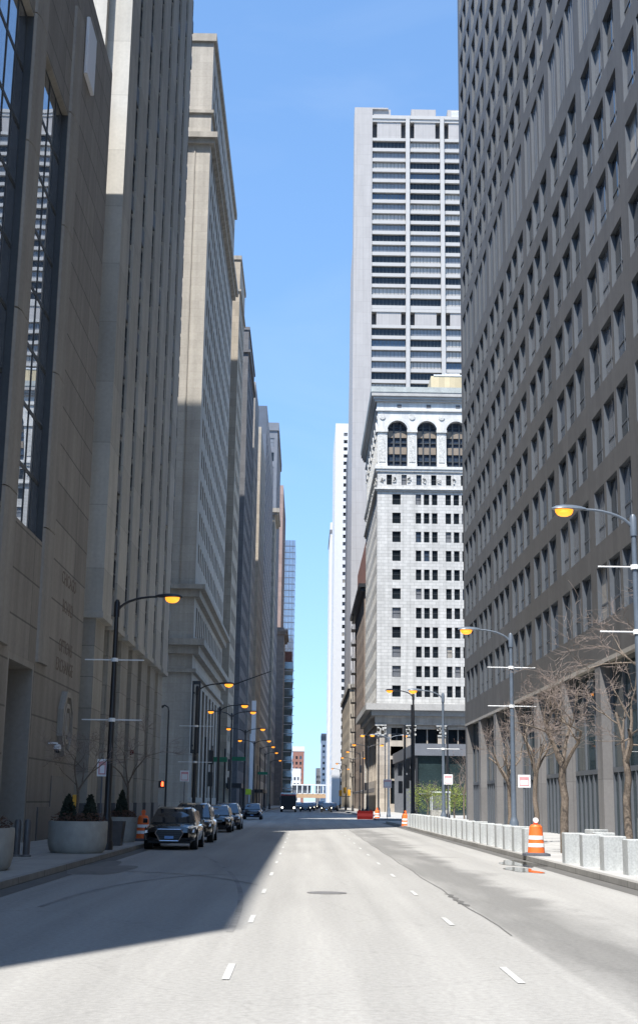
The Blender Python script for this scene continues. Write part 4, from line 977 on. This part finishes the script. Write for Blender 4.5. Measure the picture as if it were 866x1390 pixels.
def conifer(label,x,y,h,r):
    t=thing('conifer_shrub',label,'conifer',(x,y,1.02),'dark conifers in the left planters',local=True)
    def f():
        z=random.random()**1.3; q=r*(1-z)**.7*(.75+.35*random.random())*(.55+.45*min(1,z*6)); a=random.uniform(0,6.28); return (q*math.cos(a),q*math.sin(a),z*h)
    leafmass(900,f,.075,1.5).build('foliage','evergreen',t)
    m=MB(); m.tube([(0,0,0),(0,0,h*.9)],[.03,.01],6); m.build('trunk','bark',t)
conifer('dark conifer, left one in the large round planter',-7.3,43.7,.86,.3); conifer('dark conifer, right one in the large round planter',-6.62,43.7,.86,.28)
conifer('dark conifer in the smaller planter behind the lamp post',-7.05,54.6,1.05,.3); conifer('dark conifer in the planter cut by the left picture edge',-8.0,32.8,.9,.3)
for x,y,r,lab in ((-6.95,43.6,.80,'dry russet plants spilling over the large round planter'),(-7.6,32.7,.82,'dry russet plants in the planter at the left picture edge'),(-7.0,54.6,.5,'dry russet plants in the smaller round planter')):
    def f():
        a=random.uniform(0,6.28); q=r*math.sqrt(random.random())*1.08; return (q*math.cos(a),q*math.sin(a),.85+random.random()**2*.34-(.12 if q>r else 0))
    o=leafmass(1300,f,.055).build('bedding_plants','dry',None); o.location=(x,y,.15); tag(o,lab,'plants'); o['kind']='stuff'
for x,lab in ((-8.12,'dark metal bollard, left of the pair before the planter'),(-7.84,'dark metal bollard, right of the pair before the planter')):
    t=thing('bollard',lab,'bollard',(x,40.2,.15),'pair of dark bollards',local=True)
    m=MB(); m.lathe(0,0,[(.1,0),(.1,.95),(.07,1.02),(.0,1.04)],14); m.build('post','granite',t,True); m=MB(); m.lathe(0,0,[(.15,0),(.15,.04),(.1,.06)],14); m.build('foot','iron',t)
SF[0]=.83
t=thing('fire_alarm_bell','small red fire bell fixed on the buff base pier','fire bell',(-12.3,99,5.0))
m=MB(); m.tube([(XF-.34,99,5.0),(XF-.12,99,5.0)],[.2,.13],12); m.build('bell','redplastic',t); SF[0]=1.0
t=thing('yellow_post','short yellow post behind the large planter','post',(-7.9,48.6,.15),local=True); m=MB(); m.cbox(-.09,.09,-.09,.09,0,1.75,.02); m.build('post','yel',t)
# far amber lantern cluster (yellow signal heads)
t=thing('signal_cluster','cluster of yellow signal heads on one pole far down the right kerb','traffic signal',(7.9,262,.15),local=True)
m=MB(); m.lathe(0,0,[(.15,0),(.1,1),(.09,5.2)],8); m.build('pole','poleblk',t)
for dx,z in ((-1.0,2.6),(-.2,3.1),(.6,2.7)):
    m=MB(); m.cbox(dx-.28,dx+.28,-.2,.2,z,z+1.1,.04); m.build('signal_head','yel',t)
m=MB(); m.box(-1.0,.8,-.05,.05,2.5,2.6); m.build('bracket','poleblk',t)
# ================================================================== TREES
def bare_tree(label,x,y,h=7.5,seed=1,spread=1.0,trunk_h=3.0,r0=.13,group='bare young street trees',kids=5,levels=5,lean=(0,0),cat='bare tree',z0=.15,twigm='twig'):
    rnd=random.Random(seed)
    t=thing('bare_tree',label,cat,(x,y,z0),group,local=True)
    tk=MB(); br=MB(); tw=MB()
    p=[Vector((0,0,0))]; 
    for k in range(1,6): p.append(Vector((lean[0]*k/5+rnd.uniform(-.06,.06),lean[1]*k/5+rnd.uniform(-.06,.06),trunk_h*k/5)))
    tk.tube(p,[r0*1.25,r0,r0*.93,r0*.88,r0*.84,r0*.8],10)
    def grow(pos,d,ln,r,lv):
        pts=[pos]; q=pos.copy(); dd=d.copy(); n=4 if lv>1 else 3
        for k in range(n):
            dd=(dd+Vector((rnd.gauss(0,.17),rnd.gauss(0,.17),rnd.gauss(.03,.12)))).normalized(); q=q+dd*ln/n; pts.append(q.copy())
        rs=[r*(1-.42*k/n) for k in range(n+1)]
        (br if lv>2 else tw).tube(pts,rs,6 if lv>2 else 3,cap=False)
        if lv<=0: return
        nk=(rnd.randint(2,3) if lv>2 else rnd.randint(3,4))
        for k in range(nk):
            i=rnd.randint(max(1,n-2) if k<2 else 1,n); base=pts[i]
            ax=Vector((rnd.gauss(0,1),rnd.gauss(0,1),rnd.gauss(0,.6))); ax=(ax-dd*ax.dot(dd)).normalized()
            nd=(dd*rnd.uniform(.5,1.0)+ax*rnd.uniform(.55,1.0)*spread).normalized(); nd.z=max(nd.z,-.15)
            grow(base,nd,ln*rnd.uniform(.58,.78),max(.006,rs[i]*.62),lv-1)
    top=p[-1]
    for k in range(kids):
        a=2*math.pi*k/kids+rnd.uniform(-.3,.3); d=Vector((math.cos(a)*.55*spread,math.sin(a)*.55*spread,1)).normalized()
        grow(top+Vector((0,0,-.15*k*.5)),d,(h-trunk_h)*.42,r0*.55,levels)
    tk.build('trunk','bark',t,True); br.build('limbs','bark',t,True); tw.build('twigs',twigm,t)
    return t
bare_tree('bare spreading tree beside the large orange drum',9.15,49.1,7.2,3,1.1,3.1,.15)
bare_tree('bare tree with pale forked trunk right of the drum',10.4,44.6,7.0,8,.75,3.1,.13,lean=(-.1,0),kids=3)
bare_tree('bare tree behind the white and red sign, slimmer right-hand one',10.3,62.0,6.8,12,.95,3.0,.12,levels=4)
bare_tree('bare tree left of the blue-grey lamp pole',9.9,67.5,6.5,17,1.0,2.9,.11,levels=4)
bare_tree('bare tree mostly outside the right picture edge, boughs reaching in high up',12.0,42.0,10.2,23,1.15,4.2,.15)
bare_tree('thin bare tree rising from the large round planter',-7.1,44.4,5.0,31,.8,1.9,.055,group='thin bare trees on the left pavement',kids=3,levels=4)
bare_tree('thin bare tree rising behind the near lamp post, spreading right',-6.95,55.4,5.4,37,.95,2.2,.06,group='thin bare trees on the left pavement',kids=3,levels=4)
def spring_tree(label,x,y,h,seed,green):
    t=bare_tree(label,x,y,h,seed,.7,h*.3,.09,group='trees before the charcoal pavilion',kids=4,levels=3,cat='tree',z0=.15)
    rnd=random.Random(seed); cl=[(rnd.gauss(0,1.0),rnd.gauss(0,1.0),h*rnd.uniform(*((.2,.62) if green else (.5,.95)))) for _ in range(26)]
    def f():
        c=rnd.choice(cl); return (c[0]+rnd.gauss(0,.42),c[1]+rnd.gauss(0,.42),c[2]+rnd.gauss(0,.4))
    leafmass(2400 if green else 700,f,.07 if green else .05).build('leaves','spring' if green else 'dry',t)
spring_tree('small tree with fresh yellow-green leaves right of the kiosk',17.0,158,5.6,41,True); spring_tree('fresh green bush-like tree left of the white sign',15.3,172,5.4,43,True)
spring_tree('tall pale bare-limbed tree with few leaves against the charcoal pavilion',17.2,150,8.6,45,False)
# ================================================================== CARS
def make_car(name,label,x,y,rz=0,paint='paintblk',L_=4.85,W_=1.92,Hh=1.66,kind='suv',grille='hex',lit=False,group='cars parked along the left kerb',parts=True):
    """front faces -y"""
    t=thing(name,label,'car',(x,y,0),group,local=True,rz=rz)
    hw=W_/2; b0=Hh*.60
    def loop(y_,w,zb,zt,zs=None):
        zs=zs or zt-.16
        pr=[(w*.82,zb),(w*.97,zb+.10),(w,zb+.28),(w*.995,zs-.06),(w*.94,zs+.06),(w*.80,zt),(w*.4,zt+.03)]
        return [(a,y_,z) for a,z in pr]+[(-a,y_,z) for a,z in reversed(pr)]
    bd=MB()
    st=[(0.0,hw*.72,.34,.66),(.07,hw*.86,.27,.80),(.28,hw*.96,.24,b0*.90),(.8,hw,.22,b0*.965),(1.25,hw,.22,b0+.02),(2.4,hw,.22,b0+.02),(L_-1.1,hw,.22,b0+.04),(L_-.35,hw*.97,.25,b0+.02),(L_-.08,hw*.9,.32,b0*.93),(L_,hw*.78,.4,b0*.85)]
    bd.loft([loop(a,w,zb,zt) for a,w,zb,zt in st]); B=bd.build('body',paint,t,True)
    # cabin
    cb=MB(); rf=L_-.55 if kind=='suv' else L_-1.2
    def cl(y_,wb,wt,zt): 
        zb=b0-.08; return [(wb,y_,zb),(wt,y_,zt-.06),(wt*.9,y_,zt),(wt*.4,y_,zt+.02),(-wt*.4,y_,zt+.02),(-wt*.9,y_,zt),(-wt,y_,zt-.06),(-wb,y_,zb)]
    ys=[(1.12,hw*.90,hw*.88,b0+.02),(1.50,hw*.91,hw*.80,b0+.30),(1.98,hw*.91,hw*.71,Hh-.05),(2.5,hw*.91,hw*.70,Hh),(rf-.7,hw*.91,hw*.69,Hh-.03),(rf-.1,hw*.89,hw*.68,Hh-.12),(rf+.40,hw*.86,hw*.76,b0+.06)]
    cb.loft([cl(*q) for q in ys]); C_=cb.build('cabin',paint,t,True)
    # windscreen & glass
    ws=MB(); 
    def P_(y_,w,z): return ((w,y_,z),(-w,y_,z))
    a0,a1=(1.10,hw*.82,b0+.035),(1.93,hw*.66,Hh-.085)
    ws.quad((-a0[1],a0[0]-.02,a0[2]+.02),(a0[1],a0[0]-.02,a0[2]+.02),(a1[1],a1[0]-.03,a1[2]+.025),(-a1[1],a1[0]-.03,a1[2]+.025)); ws.build('windscreen','carglass',t)
    rw=MB(); rw.quad((-hw*.7,rf-.02,Hh-.2),(hw*.7,rf-.02,Hh-.2),(hw*.76,rf+.38,b0+.16),(-hw*.76,rf+.38,b0+.16)); rw.build('rear_window','carglass',t)
    for s in (1,-1):
        sw=MB(); e=.012
        for (ya,yb) in ((1.62,2.55),(2.63,3.5),(3.58,rf-.05)):
            if yb-ya<.25: continue
            def X(y_,z):
                fz=(z-(b0-.08))/(Hh-.06-(b0-.08)); return s*(hw*.91+(hw*.70-hw*.91)*fz+e)
            zt=Hh-.14; zl=b0+.06; z2=zt if ya>1.7 else b0+.40
            yt=ya if ya>1.7 else 1.98
            sw.poly([(X(ya,zl),ya,zl),(X(yb,zl),yb,zl),(X(yb,zt),yb-.02,zt),(X(yt,zt),yt+.03,zt)]) 
        sw.build('side_windows','carglass',t)
        mr=MB(); mr.cbox(s*(hw+.02)-(.0 if s>0 else .16),s*(hw+.02)+(.16 if s>0 else 0),1.52,1.68,b0+.02,b0+.19,.03); mr.build('wing_mirror',paint,t)
        hl=MB(); xa,xb=sorted((s*hw*.56,s*hw*.93)); hl.loft([[(xa,.06,b0*.66),(xb,.16,b0*.70),(xb,.30,b0*.82),(xa,.12,b0*.76)],[(xa,.02,b0*.66),(xb,.12,b0*.70),(xb,.27,b0*.82),(xa,.07,b0*.76)]]); hl.build('headlight','headlit' if lit else 'headlight',t)
        tl=MB(); tl.box(min(s*hw*.6,s*hw*.92),max(s*hw*.6,s*hw*.92),L_-.06,L_+.0,b0*.72,b0*.88); tl.build('tail_light','redplastic',t)
        for yy in (.92,L_-.95):
            wh=MB(); R_w=.36; wh.tube([(s*(hw-.26),yy,R_w),(s*(hw+.005),yy,R_w)],[R_w,R_w],22); w_=wh.build('wheel','rubber',t,True)
            rm=MB(); rm.tube([(s*(hw+.0),yy,R_w),(s*(hw+.015),yy,R_w)],[.23,.21],14)
            rm.build('rim','chrome',w_)
            ar=MB(); n=12
            for k in range(n):
                q0,q1=math.pi*k/n,math.pi*(k+1)/n
                ar.poly([(s*(hw+.004),yy+r*math.cos(q),R_w+r*math.sin(q)) for r,q in ((.36,q0),(.44,q0),(.44,q1),(.36,q1))])
            ar.build('wheel_arch','rubber',t)
    gr=MB()
    if grille=='hex':
        o=[(-.42,.80),(.42,.80),(.50,.66),(.34,.36),(-.34,.36),(-.50,.66)]
        gr.loft([[(a,-.005,z*b0/.99) for a,z in o],[(a*.97,-.03,z*b0/.99) for a,z in o]]); G_=gr.build('grille','blackmetal',t)
        rg=MB()
        for k in range(6):
            a,b_=o[k],o[(k+1)%6]; rg.tube([(a[0],-.035,a[1]*b0/.99),(b_[0],-.035,b_[1]*b0/.99)],.022,6)
        rg.build('grille_ring','chrome',G_)
        sl=MB()
        for k in range(5): z=.44+.07*k; w=.38+.04*k; sl.box(-w+.04,w-.04,-.04,-.031,z,z+.018)
        sl.build('grille_bars','frameD',G_)
    else:
        gr.box(-.46,.46,-.02,.03,.52,.70); G_=gr.build('grille','blackmetal',t); rg=MB(); rg.box(-.48,.48,-.035,-.021,.60,.625); rg.build('grille_bar','chrome',G_)
    pl=MB(); pl.box(-.16,.16,-.06,-.045,.40,.50) if grille=='hex' else pl.box(-.16,.16,-.05,-.035,.36,.46); pl.build('number_plate','plate',t)
    lo=MB(); lo.box(-hw*.8,hw*.8,.03,.2,.24,.33); lo.build('lower_intake','rubber',t)
    if kind=='suv':
        for s in (1,-1):
            rr=MB(); rr.tube([(s*hw*.64,2.0,Hh+.02),(s*hw*.64,2.2,Hh+.07),(s*hw*.62,rf-.6,Hh+.05),(s*hw*.62,rf-.4,Hh-.02)],.018,6); rr.build('roof_rail','blackmetal',t)
    return t
make_car('parked_suv','black suv with large chrome-ringed grille, nearest of the parked row',-4.83,51.0,0,'paintblk',4.9,1.92,1.50,'suv','hex')
make_car('parked_suv','dark suv parked directly behind the nearest black one',-4.82,60.0,.01,'paintblk',4.9,1.92,1.64,'suv','bar')
make_car('parked_car','black crossover third in the parked row',-5.0,79.0,0,'paintblk',4.7,1.88,1.5,'suv','bar')
make_car('parked_car','dark blue car fourth in the parked row, right behind the crossover',-4.8,86.5,0,'paintnavy',4.7,1.88,1.6,'suv','bar')
make_car('parked_car','small dark car parked alone farthest along the left kerb',-4.85,133,0,'paintnavy',4.5,1.85,1.5,'sedan','bar')
TR=[(.35,238,'paintnavy','dark car right of the bus in distant traffic',True,1.5),(1.2,262,'paintgrey','grey car in the middle of distant traffic',True,1.5),(-.9,300,'paintsil','silver car half hidden right of the bus',True,1.5),(3.9,236,'paintblk','dark car with lit headlights right of distant traffic',True,1.55),(5.6,262,'paintgrey','dark grey car close to the far right kerb',False,1.5),(2.2,310,'paintsil','tiny silver car deep in distant traffic',True,1.5),(4.2,330,'paintnavy','tiny dark van deep in distant traffic',False,1.8),(6.2,300,'paintblk','tiny dark car parked far along the right kerb',False,1.5)]
for x,y,p,lab,lit,hh in TR: make_car('distant_car',lab,x,y,0,p,4.6,1.86,hh,'sedan','bar',lit,'distant oncoming cars')
# bus
t=thing('city_bus','city bus with black windscreen, red and white roof band and lit headlights facing us','bus',(-2.45,226,0),local=True)
m=MB(); m.cbox(-1.28,1.28,0,12,.35,3.05,.12); m.build('body','paintwht',t)
m=MB(); m.box(-1.22,1.22,-.06,-.01,1.0,2.6); m.build('windscreen','blackmetal',t)
m=MB(); m.box(-1.2,1.2,-.07,-.01,.4,1.02); m.build('bumper','blackmetal',t)
m=MB(); m.box(-1.2,1.2,-.08,-.01,2.61,2.78); m.build('red_band','paintred',t)
m=MB(); m.box(-.8,.8,-.07,-.01,2.79,2.98); m.build('destination_sign','carglass',t)
for s in (-1,1):
    m=MB(); m.tube([(s*.95,-.12,.7),(s*.95,-.07,.7)],.15,10); m.build('headlight','headlit',t)
    m=MB(); m.box(s*1.28-.0,s*1.28+s*.02,.4,11.6,1.3,2.4); m.build('side_windows','carglass',t)
    for yy in (2.2,9.2): m=MB(); m.tube([(s*1.0,yy,.48),(s*1.29,yy,.48)],.48,16); m.build('wheel','rubber',t)
    m=MB(); m.box(s*1.35-.08,s*1.35+.08,-.2,-.1,1.8,2.3); m.build('mirror','blackmetal',t)
SC.render.engine='CYCLES'
